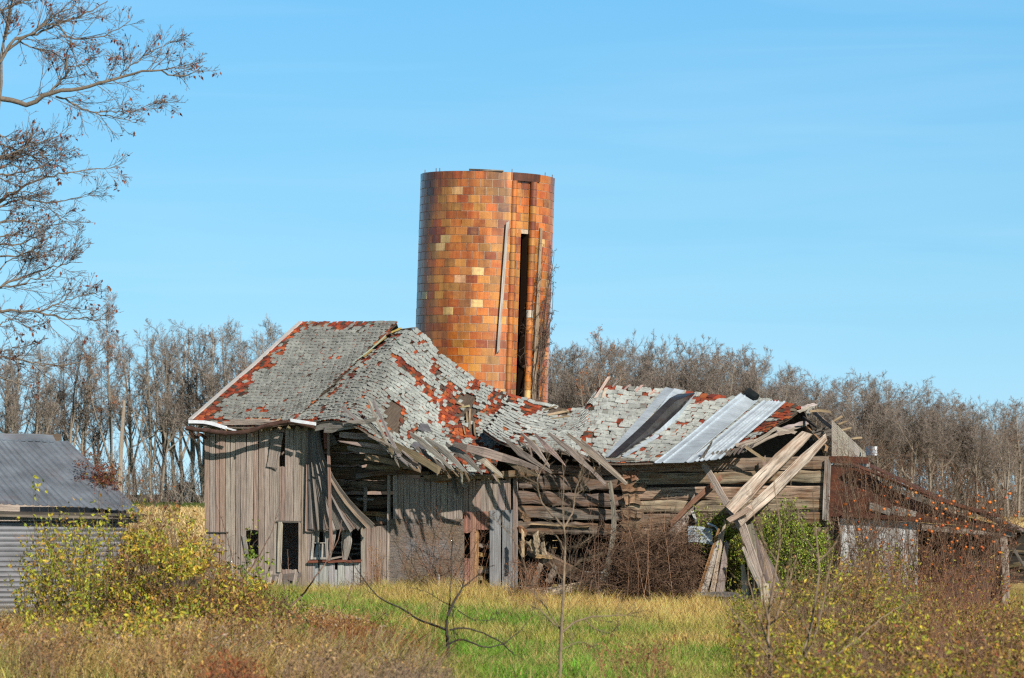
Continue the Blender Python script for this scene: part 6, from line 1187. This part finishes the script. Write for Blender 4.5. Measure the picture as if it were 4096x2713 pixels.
bush('leafy_brush', 'bright yellow-green leafy brush before the foot of the white lean-to wall', [(3040, 2450), (3120, 2330), (3260, 2290), (3460, 2260), (3640, 2300), (3700, 2420), (3400, 2470)], (3060, 3680), (112, 118), 190, 5200, (.06, .12), [(.42, .4, .045), (.28, .32, .04), (.5, .36, .05)], [3, 3, 1.4], bark=(.2, .13, .08), kids=7, bow=.6, clump=1)
# ================================================================== SKY, SUN, CAMERA
EL, AZ = math.radians(31), math.radians(31)      # sun height; angle right of the line behind the camera
w = bpy.data.worlds.new('World'); sc.world = w; w.use_nodes = True; nt = w.node_tree; nt.nodes.clear()
sky = nt.nodes.new('ShaderNodeTexSky'); sky.sky_type = 'NISHITA'; sky.sun_disc = False; sky.sun_elevation = EL; sky.sun_rotation = math.pi - AZ
sky.air_density = 1.3; sky.dust_density = .6; sky.ozone_density = 1.6
bg = nt.nodes.new('ShaderNodeBackground'); bg.inputs[1].default_value = .15; out = nt.nodes.new('ShaderNodeOutputWorld')
tcn = nt.nodes.new('ShaderNodeTexCoord'); va = nt.nodes.new('ShaderNodeVectorMath'); va.operation = 'ADD'; va.inputs[1].default_value = (0, 0, .3); vn_ = nt.nodes.new('ShaderNodeVectorMath'); vn_.operation = 'NORMALIZE'
nt.links.new(tcn.outputs['Generated'], va.inputs[0]); nt.links.new(va.outputs[0], vn_.inputs[0]); nt.links.new(vn_.outputs[0], sky.inputs[0])
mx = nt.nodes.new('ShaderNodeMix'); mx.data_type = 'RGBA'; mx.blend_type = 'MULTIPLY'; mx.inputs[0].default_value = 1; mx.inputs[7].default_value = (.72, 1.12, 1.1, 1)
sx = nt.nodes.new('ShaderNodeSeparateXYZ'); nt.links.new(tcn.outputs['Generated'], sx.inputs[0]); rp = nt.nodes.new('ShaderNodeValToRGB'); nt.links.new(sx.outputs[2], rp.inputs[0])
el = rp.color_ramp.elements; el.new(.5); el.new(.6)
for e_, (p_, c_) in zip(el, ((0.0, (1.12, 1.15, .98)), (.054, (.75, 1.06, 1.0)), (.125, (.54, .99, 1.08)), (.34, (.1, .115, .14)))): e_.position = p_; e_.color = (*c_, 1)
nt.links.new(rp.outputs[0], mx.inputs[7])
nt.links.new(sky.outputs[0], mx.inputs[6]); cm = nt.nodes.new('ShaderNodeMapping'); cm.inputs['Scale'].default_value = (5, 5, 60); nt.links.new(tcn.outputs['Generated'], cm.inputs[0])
cn = nt.nodes.new('ShaderNodeTexNoise'); cn.inputs['Scale'].default_value = 1.3; cn.inputs['Detail'].default_value = 5; cn.inputs['Distortion'].default_value = .6; nt.links.new(cm.outputs[0], cn.inputs[0])
cr = nt.nodes.new('ShaderNodeValToRGB'); cr.color_ramp.elements[0].position = .45; cr.color_ramp.elements[1].position = .85; cr.color_ramp.elements[1].color = (.1, .1, .1, 1); nt.links.new(cn.outputs[0], cr.inputs[0])
cx = nt.nodes.new('ShaderNodeMix'); cx.data_type = 'RGBA'; cx.inputs[7].default_value = (5, 5.6, 6, 1); nt.links.new(cr.outputs[0], cx.inputs[0]); nt.links.new(mx.outputs[2], cx.inputs[6])
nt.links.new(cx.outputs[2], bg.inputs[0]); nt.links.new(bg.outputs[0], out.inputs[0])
sl = bpy.data.lights.new('Sun', 'SUN'); sl.energy = 5.0; sl.angle = math.radians(.55); sl.color = (1, .925, .82); so = bpy.data.objects.new('Sun', sl); COL.objects.link(so)
sd_ = A(math.sin(AZ) * math.cos(EL), -math.cos(AZ) * math.cos(EL), math.sin(EL))
from mathutils import Vector
so.rotation_euler = Vector(sd_).to_track_quat('Z', 'Y').to_euler(); so.location = (60, -60, 60)
cd = bpy.data.cameras.new('Camera'); co = bpy.data.objects.new('Camera', cd); COL.objects.link(co); sc.camera = co
cd.sensor_width = 36; cd.lens = F / 4096 * 36; cd.clip_start = 1; cd.clip_end = 20000; co.location = (0, 0, H); co.rotation_euler = (math.pi / 2 + pitch, 0, 0)
cd.dof.use_dof = True; cd.dof.focus_distance = 142; cd.dof.aperture_fstop = 2.8
vs = sc.view_settings; vs.view_transform = 'Standard'; vs.look = 'None'; vs.exposure = .38; vs.gamma = 1
sc.cycles.use_denoising = False; sc.cycles.filter_width = 1.3; sc.cycles.max_bounces = 6; sc.cycles.sample_clamp_indirect = 1.5
